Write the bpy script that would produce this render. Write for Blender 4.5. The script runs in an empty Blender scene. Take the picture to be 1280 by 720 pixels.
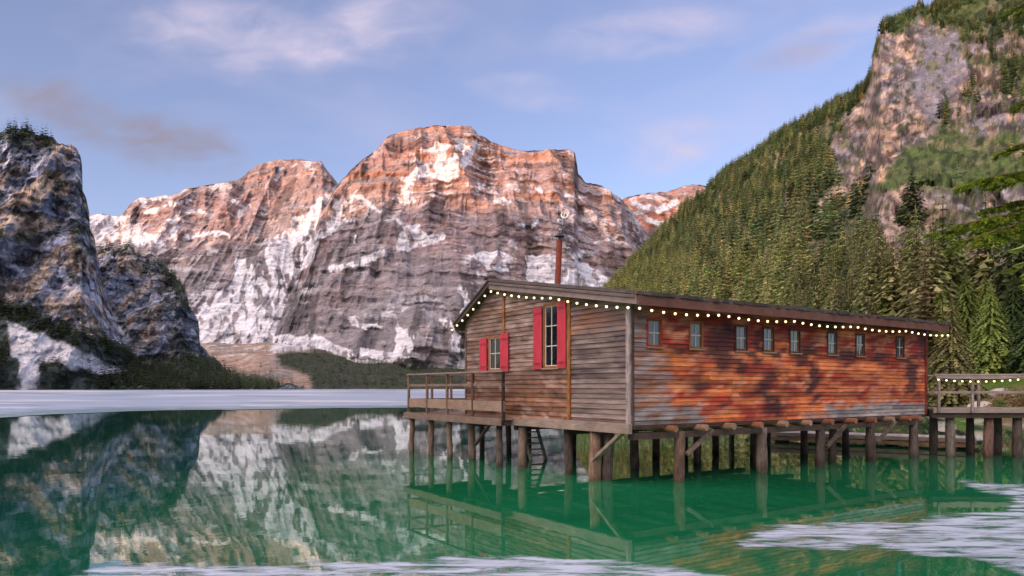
import bpy, math, random
import numpy as np
R = math.radians
scn = bpy.context.scene
random.seed(7); rng = np.random.default_rng(7)

# ------------------------------------------------------------------ camera
F = 889.0; HY = 485.0; CZ = 2.5          # photo focal length in px, horizon row, eye height above the lake
cam = bpy.data.cameras.new('camera'); cam.lens = 25; cam.sensor_width = 36
cam.shift_y = (HY-360)/1280; cam.clip_start = 0.1; cam.clip_end = 40000
co = bpy.data.objects.new('camera', cam); scn.collection.objects.link(co)
co.location = (0, 0, CZ); co.rotation_euler = (R(90), 0, 0); scn.camera = co

# ------------------------------------------------------------------ light
SUN_EL = 7.0; SUN_A = 42.0               # low sun behind the camera, to its left
EXPO = 1.0; SKY = 0.15
sd = np.array([-math.sin(R(SUN_A)), -math.cos(R(SUN_A))])   # horizontal direction towards the sun
world = bpy.data.worlds.new('World'); scn.world = world; world.use_nodes = True
def build_world():
    nt = world.node_tree; N = nt.nodes; L = nt.links; N.clear()
    def n(t, **k):
        o = N.new(t)
        for a, b in k.items(): setattr(o, a, b)
        return o
    def m(op, a, b=None, c=None, clamp=False):
        o = n('ShaderNodeMath', operation=op); o.use_clamp = clamp
        for i, v in enumerate((a, b, c)):
            if v is None: continue
            if isinstance(v, (int, float)): o.inputs[i].default_value = v
            else: L.new(v, o.inputs[i])
        return o.outputs[0]
    sky = n('ShaderNodeTexSky', sky_type='NISHITA'); sky.sun_disc = False
    sky.sun_elevation = R(SUN_EL); sky.sun_rotation = math.atan2(sd[0], sd[1])
    sky.altitude = 1500; sky.air_density = 1.0; sky.dust_density = 0.6; sky.ozone_density = 1.8
    tc = n('ShaderNodeTexCoord'); sp = n('ShaderNodeSeparateXYZ'); L.new(tc.outputs['Generated'], sp.inputs[0])
    X, Y, Z = sp.outputs
    ys = m('MAXIMUM', Y, 0.05)
    a = m('DIVIDE', X, ys); b = m('DIVIDE', Z, ys)
    cb = n('ShaderNodeCombineXYZ'); L.new(a, cb.inputs[0]); L.new(b, cb.inputs[1])
    def noise(scale, sx, sy, off, rot=0, det=6, dist=0.0):
        mp = n('ShaderNodeMapping'); mp.inputs['Scale'].default_value = (sx, sy, 1); mp.inputs['Location'].default_value = (off, off*.7, 0)
        mp.inputs['Rotation'].default_value = (0, 0, R(rot)); L.new(cb.outputs[0], mp.inputs[0])
        t = n('ShaderNodeTexNoise'); t.inputs['Scale'].default_value = scale; t.inputs['Detail'].default_value = det
        t.inputs['Distortion'].default_value = dist; L.new(mp.outputs[0], t.inputs['Vector'])
        return t.outputs[0]
    warp = noise(5, 1, 1.6, 3.1, det=5)
    def blob(px, py, rx, ry, rot, amp):
        cx = (px-640)/F; cy = (HY-py)/F; c, s = math.cos(R(rot)), math.sin(R(rot))
        dx = m('SUBTRACT', a, cx); dy = m('SUBTRACT', b, cy)
        e = m('DIVIDE', m('ADD', m('MULTIPLY', dx, c), m('MULTIPLY', dy, s)), rx/F)
        f = m('DIVIDE', m('SUBTRACT', m('MULTIPLY', dy, c), m('MULTIPLY', dx, s)), ry/F)
        d = m('SQRT', m('ADD', m('MULTIPLY', e, e), m('MULTIPLY', f, f)))
        d = m('ADD', d, m('MULTIPLY', m('SUBTRACT', warp, 0.5), 2.2))
        k = m('SUBTRACT', 1.0, d, clamp=True)
        k = m('MULTIPLY', m('MULTIPLY', k, k), m('SUBTRACT', 3.0, m('MULTIPLY', k, 2.0)))
        return m('MULTIPLY', k, amp)
    def add(l):
        r = l[0]
        for q in l[1:]: r = m('ADD', r, q)
        return r
    front = m('GREATER_THAN', Y, 0.05)
    st = noise(3.2, 1, 2.6, 1.7, rot=-14, det=8, dist=.4)
    fine = noise(11, 1, 2.2, 5.2, rot=-12, det=7, dist=.5)
    general = m('MULTIPLY', m('SUBTRACT', st, 0.47, clamp=True), 1.1)
    lite = add([blob(300, 35, 230, 70, -8, 1.1), blob(470, 30, 170, 50, 10, .6), blob(830, 30, 170, 40, 8, .8), blob(1040, 45, 170, 34, 22, .8),
                blob(825, 188, 78, 42, 18, 1.2), blob(680, 120, 120, 26, -10, .5)])
    dark = add([blob(120, 150, 215, 46, -17, 1.5), blob(985, 70, 90, 24, 20, .6)])
    tex = m('MULTIPLY', m('SUBTRACT', fine, 0.26, clamp=True), 2.9)
    lite = m('MULTIPLY', m('MULTIPLY', m('ADD', m('MULTIPLY', lite, tex), m('MULTIPLY', general, 1.3)), front), .52, clamp=True)
    dark = m('MULTIPLY', m('MULTIPLY', m('MULTIPLY', dark, tex), front), .7, clamp=True)
    def mix(f, c1, c2):
        o = n('ShaderNodeMix', data_type='RGBA'); L.new(f, o.inputs[0]); L.new(c1, o.inputs[6])
        if isinstance(c2, tuple): o.inputs[7].default_value = c2
        else: L.new(c2, o.inputs[7])
        return o.outputs[2]
    global CL1, CL2
    tint = n('ShaderNodeVectorMath', operation='MULTIPLY'); L.new(sky.outputs[0], tint.inputs[0]); tint.inputs[1].default_value = (1.06, .855, .97)
    # added warm sky glow behind the viewer, put in to lift ground light
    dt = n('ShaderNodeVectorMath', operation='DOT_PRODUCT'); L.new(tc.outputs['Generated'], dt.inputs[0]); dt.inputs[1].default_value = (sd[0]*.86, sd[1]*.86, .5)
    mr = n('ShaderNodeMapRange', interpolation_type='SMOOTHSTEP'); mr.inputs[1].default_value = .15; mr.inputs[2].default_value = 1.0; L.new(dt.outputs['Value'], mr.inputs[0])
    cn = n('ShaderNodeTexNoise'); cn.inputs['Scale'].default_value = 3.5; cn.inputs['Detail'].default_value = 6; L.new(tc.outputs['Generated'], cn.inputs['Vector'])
    fill_glow = m('MULTIPLY', mr.outputs[0], m('ADD', m('MULTIPLY', cn.outputs[0], .8), .5), clamp=True)
    lite = m('ADD', lite, .14, clamp=True); c = mix(lite, tint.outputs[0], CL1); c = mix(dark, c, CL2); c = mix(fill_glow, c, FILL_GLOW)
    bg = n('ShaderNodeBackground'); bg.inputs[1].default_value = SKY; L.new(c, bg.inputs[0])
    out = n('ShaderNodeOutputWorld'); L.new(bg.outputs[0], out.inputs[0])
CL1 = (2.35, 2.1, 2.7, 1); CL2 = (1.15, 1.08, 1.42, 1); FILL_GLOW = (11.4, 8.7, 7.9, 1)
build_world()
sun = bpy.data.lights.new('sun', 'SUN'); sun.energy = 2.0; sun.angle = R(0.5); sun.color = (1, 0.46, 0.22)
so = bpy.data.objects.new('sun', sun); scn.collection.objects.link(so)
e = R(SUN_EL); from mathutils import Vector
so.rotation_euler = Vector((sd[0]*math.cos(e), sd[1]*math.cos(e), math.sin(e))).to_track_quat('Z', 'Y').to_euler()
vs = scn.view_settings; vs.view_transform = 'Standard'; vs.look = 'None'; vs.gamma = 1; vs.use_curve_mapping = False; vs.exposure = EXPO

# ------------------------------------------------------------------ noise and masks (numpy)
def _h(x, y, z):
    n = x*np.uint32(374761393)+y*np.uint32(668265263)+z*np.uint32(2246822519)
    n = (n ^ (n >> np.uint32(13)))*np.uint32(1274126177)
    n = n ^ (n >> np.uint32(16))
    return n.astype(np.float64)/4294967295.0*2-1
def vnoise(x, y, z):
    x, y, z = np.broadcast_arrays(np.asarray(x, float), np.asarray(y, float), np.asarray(z, float))
    fx, fy, fz = np.floor(x), np.floor(y), np.floor(z)
    ix, iy, iz = [q.astype(np.int64).astype(np.uint32) for q in (fx, fy, fz)]
    x, y, z = x-fx, y-fy, z-fz
    u, v, w = [q*q*q*(q*(q*6-15)+10) for q in (x, y, z)]
    r = 0; o = np.uint32(1)
    for dx in (0, 1):
        wx = u if dx else 1-u
        for dy in (0, 1):
            wy = v if dy else 1-v
            for dz in (0, 1):
                wz = w if dz else 1-w
                r = r+wx*wy*wz*_h(ix+np.uint32(dx), iy+np.uint32(dy), iz+np.uint32(dz))
    return r
def fbm(x, y, z=0., o=5, g=.5, l=2.03):
    a = 1; r = 0; s = 0; x = np.asarray(x, float); x, y = x*.82-np.asarray(y)*.57, x*.57+np.asarray(y)*.82
    for i in range(o):
        r = r+a*vnoise(x+i*17.3, y+i*5.1, z+i*9.7); s += a; a *= g; x, y = (x*.8-y*.6)*l, (x*.6+y*.8)*l; z = np.asarray(z)*l
    return r/s
def ridged(x, y, z=0., o=5, g=.5, l=2.03):
    a = 1; r = 0; s = 0; x = np.asarray(x, float)
    for i in range(o):
        r = r+a*(1-2*np.abs(vnoise(x+i*13.3, y+i*7.1, z+i*3.7))); s += a; a *= g; x, y = (x*.8-y*.6)*l, (x*.6+y*.8)*l; z = np.asarray(z)*l
    return r/s
def sst(a, b, x):
    t = np.clip((x-a)/(b-a), 0, 1); return t*t*(3-2*t)
def poly(px, py, pts, soft=4.):
    inside = np.zeros(px.shape, bool); d = np.full(px.shape, 1e9)
    P = list(pts)
    for (x1, y1), (x2, y2) in zip(P, P[1:]+P[:1]):
        if y1 != y2:
            c = ((y1 > py) != (y2 > py)) & (px < (x2-x1)*(py-y1)/(y2-y1)+x1)
            inside ^= c
        vx, vy = x2-x1, y2-y1
        t = np.clip(((px-x1)*vx+(py-y1)*vy)/(vx*vx+vy*vy+1e-9), 0, 1)
        d = np.minimum(d, np.hypot(px-x1-t*vx, py-y1-t*vy))
    return sst(-soft, soft, np.where(inside, d, -d))
def stroke(px, py, pts, w, soft=3.):
    d = np.full(px.shape, 1e9)
    for (x1, y1), (x2, y2) in zip(pts[:-1], pts[1:]):
        vx, vy = x2-x1, y2-y1
        t = np.clip(((px-x1)*vx+(py-y1)*vy)/(vx*vx+vy*vy+1e-9), 0, 1)
        d = np.minimum(d, np.hypot(px-x1-t*vx, py-y1-t*vy))
    return sst(w+soft, max(w-soft, 0), d)
def lerp3(a, b, t): return a*(1-t[..., None])+np.asarray(b)*t[..., None]
def C3(r, g, b): return np.array([r, g, b], float)

# ------------------------------------------------------------------ object helpers
col = scn.collection
def tag(o, label=None, cat=None, group=None, kind=None):
    if label: o['label'] = label
    if cat: o['category'] = cat
    if group: o['group'] = group
    if kind: o['kind'] = kind
    return o
def empty(name, loc=(0, 0, 0), rz=0):
    o = bpy.data.objects.new(name, None); col.objects.link(o); o.location = loc; o.rotation_euler = (0, 0, rz); o.empty_display_size = .3
    return o
def np_mesh(name, V, Fq, colors=None, mat=None, parent=None, smooth=False, extra=None):
    V = np.asarray(V, np.float32); Fq = np.asarray(Fq, np.int32); k = Fq.shape[1]
    me = bpy.data.meshes.new(name); me.vertices.add(len(V)); me.vertices.foreach_set('co', V.ravel())
    me.loops.add(Fq.size); me.loops.foreach_set('vertex_index', Fq.ravel())
    me.polygons.add(len(Fq)); me.polygons.foreach_set('loop_start', np.arange(0, Fq.size, k, dtype=np.int32))
    try: me.polygons.foreach_set('loop_total', np.full(len(Fq), k, np.int32))
    except Exception: pass
    me.update(calc_edges=True)
    if smooth: me.polygons.foreach_set('use_smooth', np.ones(len(Fq), bool))
    if colors is not None:
        at = me.color_attributes.new('Col', 'FLOAT_COLOR', 'POINT'); c = np.ones((len(V), 4), np.float32); c[:, :3] = colors
        at.data.foreach_set('color', c.ravel())
    for nm, ar in (extra or {}).items():
        at = me.attributes.new(nm, 'FLOAT', 'POINT'); at.data.foreach_set('value', np.asarray(ar, np.float32).ravel())
    if mat: me.materials.append(mat)
    o = bpy.data.objects.new(name, me); col.objects.link(o)
    if parent: o.parent = parent
    return o
class MB:
    def __init__(s): s.v = []; s.f = []; s.c = []
    def add(s, vs, fs, c=(1, 1, 1)):
        b = len(s.v); s.v += [tuple(p) for p in vs]; s.f += [tuple(b+i for i in f) for f in fs]
        s.c += [tuple(c)]*len(vs) if not callable(c) else [tuple(c(*p)) for p in vs]
        return s
    def box(s, x0, x1, y0, y1, z0, z1, c=(1, 1, 1)):
        v = [(x, y, z) for x in (x0, x1) for y in (y0, y1) for z in (z0, z1)]
        return s.add(v, [(0, 1, 3, 2), (4, 6, 7, 5), (0, 4, 5, 1), (2, 3, 7, 6), (0, 2, 6, 4), (1, 5, 7, 3)], c)
    def beam(s, a, b, w, h, c=(1, 1, 1), up=(0, 0, 1)):
        a = Vector(a); b = Vector(b); d = (b-a).normalized(); up = Vector(up)
        sx = d.cross(up)
        if sx.length < 1e-3: sx = d.cross(Vector((1, 0, 0)))
        sx.normalize(); sz = sx.cross(d)
        v = [p+sx*(i*w/2)+sz*(j*h/2) for p in (a, b) for (i, j) in ((-1, -1), (1, -1), (1, 1), (-1, 1))]
        return s.add(v, [(0, 1, 2, 3), (7, 6, 5, 4), (0, 4, 5, 1), (1, 5, 6, 2), (2, 6, 7, 3), (3, 7, 4, 0)], c)
    def tube(s, pts, rad, n=10, c=(1, 1, 1), cap=True, wob=0.):
        pts = [Vector(p) for p in pts]; b = len(s.v); k = len(pts)
        rad = [rad]*k if isinstance(rad, (int, float)) else rad
        up = None
        for i, p in enumerate(pts):
            d = (pts[min(i+1, k-1)]-pts[max(i-1, 0)]).normalized()
            if up is None: up = Vector((0, 0, 1)) if abs(d.z) < .9 else Vector((1, 0, 0))
            x = d.cross(up).normalized(); y = x.cross(d).normalized(); up = y
            for j in range(n):
                t = 2*math.pi*j/n; r = rad[i]*(1+wob*random.uniform(-1, 1))
                s.v.append(tuple(p+x*math.cos(t)*r+y*math.sin(t)*r)); s.c.append(tuple(c))
        for i in range(k-1):
            for j in range(n):
                q = (j+1) % n
                s.f.append((b+i*n+j, b+i*n+q, b+(i+1)*n+q, b+(i+1)*n+j))
        if cap:
            s.f.append(tuple(b+j for j in range(n))[::-1]); s.f.append(tuple(b+(k-1)*n+j for j in range(n)))
        return s
    def prism(s, pts, y0, y1, c=(1, 1, 1), axis='y'):
        n = len(pts)
        mk = {'y': lambda p, q: (p[0], q, p[1]), 'x': lambda p, q: (q, p[0], p[1]), 'z': lambda p, q: (p[0], p[1], q)}[axis]
        v = [mk(p, y0) for p in pts]+[mk(p, y1) for p in pts]
        f = [tuple(range(n))[::-1], tuple(range(n, 2*n))]+[(i, (i+1) % n, n+(i+1) % n, n+i) for i in range(n)]
        return s.add(v, f, c)
    def build(s, name, mat, parent=None, smooth=False, bevel=0):
        me = bpy.data.meshes.new(name); me.from_pydata(s.v, [], s.f)
        at = me.color_attributes.new('Col', 'FLOAT_COLOR', 'POINT')
        at.data.foreach_set('color', np.array([list(c)+[1] for c in s.c], np.float32).ravel())
        me.materials.append(mat)
        if smooth: me.polygons.foreach_set('use_smooth', [True]*len(me.polygons))
        me.update(); o = bpy.data.objects.new(name, me); col.objects.link(o)
        if parent: o.parent = parent
        if bevel:
            b = o.modifiers.new('bevel', 'BEVEL'); b.width = bevel; b.segments = 2; b.limit_method = 'ANGLE'
        return o

# ------------------------------------------------------------------ materials
def mat(name, base=(.5, .5, .5), rough=.8, attr=False, grain=None, gamt=.35, bump=0., bscale=None, emit=None, spec=.3, metal=0., extra=None, coat=0, coord='Object'):
    m = bpy.data.materials.new(name); m.use_nodes = True; nt = m.node_tree; N = nt.nodes; L = nt.links
    b = N['Principled BSDF']; b.inputs['Roughness'].default_value = rough; b.inputs['Specular IOR Level'].default_value = spec
    b.inputs['Metallic'].default_value = metal
    if coat: b.inputs['Coat Weight'].default_value = coat; b.inputs['Coat Roughness'].default_value = .25
    c = None
    if attr:
        a = N.new('ShaderNodeAttribute'); a.attribute_name = 'Col'; c = a.outputs['Color']
        if base != (.5, .5, .5):
            x = N.new('ShaderNodeMix'); x.data_type = 'RGBA'; x.blend_type = 'MULTIPLY'; x.inputs[0].default_value = 1; L.new(c, x.inputs[6]); x.inputs[7].default_value = (*base, 1); c = x.outputs[2]
    else:
        r = N.new('ShaderNodeRGB'); r.outputs[0].default_value = (*base, 1); c = r.outputs[0]
    tc = N.new('ShaderNodeTexCoord')
    hs = []
    for g in (grain or []):      # (scale vector, detail, amount)
        mp = N.new('ShaderNodeMapping'); mp.inputs['Scale'].default_value = g[0]; L.new(tc.outputs[coord], mp.inputs[0])
        t = N.new('ShaderNodeTexNoise'); t.inputs['Scale'].default_value = 1; t.inputs['Detail'].default_value = g[1]; t.inputs['Roughness'].default_value = .62
        L.new(mp.outputs[0], t.inputs['Vector']); hs.append(t.outputs[0])
        mr = N.new('ShaderNodeMapRange'); mr.inputs[1].default_value = .28; mr.inputs[2].default_value = .72
        mr.inputs[3].default_value = 1-g[2]; mr.inputs[4].default_value = 1+g[2]; L.new(t.outputs[0], mr.inputs[0])
        x = N.new('ShaderNodeVectorMath'); x.operation = 'SCALE'; L.new(c, x.inputs[0]); L.new(mr.outputs[0], x.inputs['Scale']); c = x.outputs[0]
    L.new(c, b.inputs['Base Color'])
    if bump and hs:
        bp = N.new('ShaderNodeBump'); bp.inputs['Strength'].default_value = bump; bp.inputs['Distance'].default_value = bscale or .02
        L.new(hs[-1], bp.inputs['Height']); L.new(bp.outputs[0], b.inputs['Normal'])
    if emit: b.inputs['Emission Color'].default_value = (*emit[0], 1); b.inputs['Emission Strength'].default_value = emit[1]
    return m
M = {}
M['rock_far'] = mat('rock_far', attr=True, rough=.95, spec=.1, grain=[((.012, .012, .05), 10, .45), ((.05, .05, .11), 8, .30)], bump=1, bscale=14)
M['rock_mid'] = mat('rock_mid', attr=True, rough=.95, spec=.1, grain=[((.03, .03, .05), 10, .40), ((.16, .16, .2), 8, .35)], bump=1, bscale=4)
M['hill'] = mat('hill', attr=True, rough=.95, spec=.1, grain=[((.05, .05, .08), 9, .35), ((.4, .4, .4), 8, .35)], bump=1, bscale=1.5)
M['wood_wall_side'] = mat('wood_wall_side', attr=True, rough=.62, spec=.35, grain=[((.7, 4, 9), 6, .35), ((2.5, 60, 75), 8, .55)], bump=.6, bscale=.012)
M['wood_wall_front'] = mat('wood_wall_front', attr=True, rough=.75, spec=.25, grain=[((4, .7, 9), 6, .42), ((60, 2.5, 75), 8, .5)], bump=.6, bscale=.012)
M['wood_x'] = mat('wood_x', attr=True, rough=.8, spec=.2, grain=[((2, 3, 3), 6, .25), ((3, 60, 60), 8, .35)], bump=.5, bscale=.01)
M['wood_y'] = mat('wood_y', attr=True, rough=.8, spec=.2, grain=[((3, 2, 3), 6, .25), ((60, 3, 60), 8, .35)], bump=.5, bscale=.01)
M['wood_z'] = mat('wood_z', attr=True, rough=.8, spec=.2, grain=[((4, 4, 2.0), 7, .6), ((40, 40, 2.5), 8, .5)], bump=.9, bscale=.03)
M['roofing'] = mat('roofing', attr=True, rough=.9, spec=.15, grain=[((3, 3, 3), 6, .3), ((25, 25, 25), 8, .35)], bump=.6, bscale=.02)
M['red_paint'] = mat('red_paint', base=(.55, .035, .065), rough=.5, spec=.4, grain=[((6, 6, 2), 6, .22), ((50, 50, 4), 6, .10)], bump=.2, bscale=.004)
M['white_trim'] = mat('white_trim', base=(.62, .60, .55), rough=.6, grain=[((20, 20, 20), 5, .2)])
M['frame_wood'] = mat('frame_wood', base=(.30, .12, .04), rough=.6, grain=[((8, 8, 3), 5, .3)])
M['frame_red'] = mat('frame_red', base=(.42, .045, .02), rough=.6, grain=[((8, 8, 3), 5, .3)])
M['frame_dark'] = mat('frame_dark', base=(.07, .035, .03), rough=.6, grain=[((8, 8, 3), 5, .3)])
M['glass'] = mat('glass', base=(.03, .06, .11), rough=.05, spec=1.0)
M['curtain'] = mat('curtain', base=(.75, .80, .62), rough=.9, grain=[((30, 30, 3), 4, .3)])
M['rust'] = mat('rust', base=(.26, .06, .035), rough=.65, grain=[((8, 8, 5), 6, .35), ((60, 60, 30), 6, .2)], bump=.3, bscale=.004)
M['dark_metal'] = mat('dark_metal', base=(.05, .045, .045), rough=.5, grain=[((10, 10, 10), 5, .3)])
M['wire'] = mat('wire', base=(.015, .015, .012), rough=.6, spec=.3)
M['bulb'] = mat('bulb', base=(.9, .85, .55), rough=.3, emit=((1, .86, .42), 1.15))
M['trunk'] = mat('trunk', base=(.13, .085, .055), rough=.9, grain=[((6, 6, 1.5), 6, .4)], bump=.8, bscale=.03)
M['needles'] = mat('needles', attr=True, rough=.65, spec=.25)
M['smoke'] = None
M['boulder'] = mat('boulder', base=(.48, .45, .42), rough=.9, grain=[((1.5, 1.5, 1.5), 8, .3), ((9, 9, 9), 6, .2)], bump=.6, bscale=.05)
M['ground'] = mat('ground', attr=True, rough=.95, spec=.1, grain=[((.6, .6, .6), 8, .3), ((7, 7, 7), 6, .3)], bump=.7, bscale=.08)
# needle material gets some translucency and per-object tint
def needle_mat():
    m = M['needles']; N = m.node_tree.nodes; L = m.node_tree.links; b = N['Principled BSDF']
    oi = N.new('ShaderNodeObjectInfo'); mr = N.new('ShaderNodeMapRange'); mr.inputs[3].default_value = .65; mr.inputs[4].default_value = 1.5; L.new(oi.outputs['Random'], mr.inputs[0])
    x = N.new('ShaderNodeVectorMath'); x.operation = 'SCALE'; L.new(b.inputs['Base Color'].links[0].from_socket, x.inputs[0]); L.new(mr.outputs[0], x.inputs['Scale']); L.new(x.outputs[0], b.inputs['Base Color'])
    t = N.new('ShaderNodeBsdfTranslucent'); L.new(x.outputs[0], t.inputs[0]); ms = N.new('ShaderNodeMixShader'); ms.inputs[0].default_value = .3
    L.new(b.outputs[0], ms.inputs[1]); L.new(t.outputs[0], ms.inputs[2]); L.new(ms.outputs[0], N['Material Output'].inputs[0])
needle_mat()
def water_mat():
    m = bpy.data.materials.new('lake_water'); m.use_nodes = True; nt = m.node_tree; N = nt.nodes; L = nt.links; N.clear()
    tc = N.new('ShaderNodeTexCoord')
    def noise(sc, det=4, rough=.5):
        mp = N.new('ShaderNodeMapping'); mp.inputs['Scale'].default_value = sc; L.new(tc.outputs['Object'], mp.inputs[0])
        t = N.new('ShaderNodeTexNoise'); t.inputs['Scale'].default_value = 1; t.inputs['Detail'].default_value = det; t.inputs['Roughness'].default_value = rough; L.new(mp.outputs[0], t.inputs['Vector']); return t.outputs[0]
    n1 = noise((.9, .55, 1), 3); n2 = noise((4, 2.2, 1), 3)
    ad = N.new('ShaderNodeMath'); ad.operation = 'MULTIPLY_ADD'; L.new(n2, ad.inputs[0]); ad.inputs[1].default_value = .25; L.new(n1, ad.inputs[2])
    bp = N.new('ShaderNodeBump'); bp.inputs['Strength'].default_value = .035; bp.inputs['Distance'].default_value = .06; L.new(ad.outputs[0], bp.inputs['Height'])
    # body colour: emerald melt water, patchy with depth
    big = noise((.10, .16, 1), 5, .6); cr = N.new('ShaderNodeValToRGB'); L.new(big, cr.inputs[0])
    cr.color_ramp.elements[0].position = .3; cr.color_ramp.elements[0].color = (.003, .12, .044, 1)
    cr.color_ramp.elements[1].position = .7; cr.color_ramp.elements[1].color = (.014, .24, .105, 1)
    # shallow bright water round the piles, deeper and darker towards open water
    dm = N.new('ShaderNodeVectorMath'); dm.operation = 'DISTANCE'; L.new(tc.outputs['Object'], dm.inputs[0]); dm.inputs[1].default_value = (7, 17, 0)
    dn = N.new('ShaderNodeMath'); dn.operation = 'MULTIPLY_ADD'; L.new(big, dn.inputs[0]); dn.inputs[1].default_value = 8; L.new(dm.outputs['Value'], dn.inputs[2])
    dr = N.new('ShaderNodeMapRange'); dr.interpolation_type = 'SMOOTHSTEP'; dr.inputs[1].default_value = 11; dr.inputs[2].default_value = 24; L.new(dn.outputs[0], dr.inputs[0])
    dx = N.new('ShaderNodeMix'); dx.data_type = 'RGBA'; L.new(dr.outputs[0], dx.inputs[0]); L.new(cr.outputs[0], dx.inputs[6]); dx.inputs[7].default_value = (.004, .062, .046, 1)
    df = N.new('ShaderNodeBsdfDiffuse'); L.new(dx.outputs[2], df.inputs[0])
    gl = N.new('ShaderNodeBsdfGlossy'); gl.inputs['Roughness'].default_value = .015; gl.inputs['Color'].default_value = (.90, .98, .95, 1); L.new(bp.outputs[0], gl.inputs['Normal'])
    fr = N.new('ShaderNodeFresnel'); fr.inputs['IOR'].default_value = 1.58; L.new(bp.outputs[0], fr.inputs['Normal'])
    ms = N.new('ShaderNodeMixShader'); L.new(fr.outputs[0], ms.inputs[0]); L.new(df.outputs[0], ms.inputs[1]); L.new(gl.outputs[0], ms.inputs[2])
    out = N.new('ShaderNodeOutputMaterial'); L.new(ms.outputs[0], out.inputs[0]); return m
M['water'] = water_mat()
def ice_mat():
    m = mat('lake_ice', attr=True, rough=.55, spec=.4, grain=[((.012, .07, 1), 8, .16), ((.1, .8, 1), 6, .08)]); return m
M['ice'] = ice_mat()
def slush_mat():
    m = bpy.data.materials.new('slush_ice'); m.use_nodes = True; nt = m.node_tree; N = nt.nodes; L = nt.links
    b = N['Principled BSDF']; b.inputs['Roughness'].default_value = .5; b.inputs['Base Color'].default_value = (.60, .72, .88, 1)
    at = N.new('ShaderNodeAttribute'); at.attribute_name = 'cover'
    tc = N.new('ShaderNodeTexCoord'); mp = N.new('ShaderNodeMapping'); mp.inputs['Scale'].default_value = (.8, 2.9, 1); mp.inputs['Rotation'].default_value = (0, 0, R(-18)); L.new(tc.outputs['Object'], mp.inputs[0])
    t = N.new('ShaderNodeTexNoise'); t.inputs['Scale'].default_value = 1.3; t.inputs['Detail'].default_value = 9; t.inputs['Roughness'].default_value = .66; t.inputs['Distortion'].default_value = .5; L.new(mp.outputs[0], t.inputs['Vector'])
    a = N.new('ShaderNodeMath'); a.operation = 'ADD'; L.new(at.outputs['Fac'], a.inputs[0]); L.new(t.outputs[0], a.inputs[1])
    mr = N.new('ShaderNodeMapRange'); mr.interpolation_type = 'SMOOTHSTEP'; mr.inputs[1].default_value = .95; mr.inputs[2].default_value = 1.22; mr.inputs[4].default_value = .9; L.new(a.outputs[0], mr.inputs[0])
    tr = N.new('ShaderNodeBsdfTransparent'); ms = N.new('ShaderNodeMixShader'); L.new(mr.outputs[0], ms.inputs[0]); L.new(tr.outputs[0], ms.inputs[1]); L.new(b.outputs[0], ms.inputs[2])
    L.new(ms.outputs[0], N['Material Output'].inputs[0]); return m
M['slush'] = slush_mat()
def smoke_mat():
    m = bpy.data.materials.new('smoke'); m.use_nodes = True; N = m.node_tree.nodes; L = m.node_tree.links
    b = N['Principled BSDF']; b.inputs['Base Color'].default_value = (.95, .95, .95, 1); b.inputs['Roughness'].default_value = 1; b.inputs['Alpha'].default_value = .9
    return m
M['smoke'] = smoke_mat()

# ------------------------------------------------------------------ lake
NP = lambda *a: np.array(a, float)
def plane_grid(name, xs, ys, z, material, **k):
    X, Y = np.meshgrid(xs, ys); n, m_ = X.shape
    V = np.stack([X, Y, np.full_like(X, z) if np.isscalar(z) else z], -1).reshape(-1, 3)
    i = np.arange(n*m_).reshape(n, m_); Fq = np.stack([i[:-1, :-1], i[:-1, 1:], i[1:, 1:], i[1:, :-1]], -1).reshape(-1, 4)
    return np_mesh(name, V, Fq, mat=material, **k), X, Y
w, _, _ = plane_grid('lake_water', np.linspace(-2600, 2600, 14), np.linspace(-300, 2400, 14), 0.0, M['water'])
tag(w, 'still emerald green lake mirroring the snowy mountains', 'lake', kind='structure')
# sheet of old ice on the far half of the lake, from a curved edge to the far shore
def far_ice():
    px = np.linspace(-500, 1500, 900); t = np.linspace(0, 1, 150)
    e = np.interp(px, [-500, 0, 60, 130, 250, 400, 520, 700, 1500], [530, 522.5, 518.5, 515.5, 512.5, 510.5, 509.5, 509, 509])
    e = e+.5*vnoise(px/60, 3.1, 0)+.25*vnoise(px/17, 9.1, 0)
    D0 = CZ*F/(e-HY); D1 = np.full_like(px, 1900.)
    D = D0[None, :]*(D1/D0)[None, :]**(t[:, None])
    X = (px[None, :]-640)/F*D
    yy = HY+CZ*F/D
    PX = np.broadcast_to(px, D.shape)
    z = np.full_like(D, .03)
    c = np.broadcast_to(C3(.42, .53, .70), D.shape+(3,)).copy()
    band = sst(.0, .45, fbm(PX/160, yy*.55, 2., 5)+.05)
    c = lerp3(c, C3(.74, .81, .92), band*.9)
    c = lerp3(c, C3(.26, .38, .50), sst(.12, .5, fbm(PX/120+40, yy*.45, 7., 4))*.7)
    c = c*.80
    eg = t[:, None]*np.ones_like(D)+.05*fbm(PX/25, yy*1.2, 4., 4); c = lerp3(c, C3(.10, .20, .22), sst(.10, .01, eg)*.75)
    n, m_ = D.shape; V = np.stack([X, D, z], -1).reshape(-1, 3); i = np.arange(n*m_).reshape(n, m_)
    Fq = np.stack([i[:-1, :-1], i[:-1, 1:], i[1:, 1:], i[1:, :-1]], -1).reshape(-1, 4)
    o = np_mesh('lake_ice', V, Fq, c.reshape(-1, 3), M['ice']); tag(o, 'pale sheet of lake ice with streaks reaching the far shore', 'ice', kind='structure')
far_ice()
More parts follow.
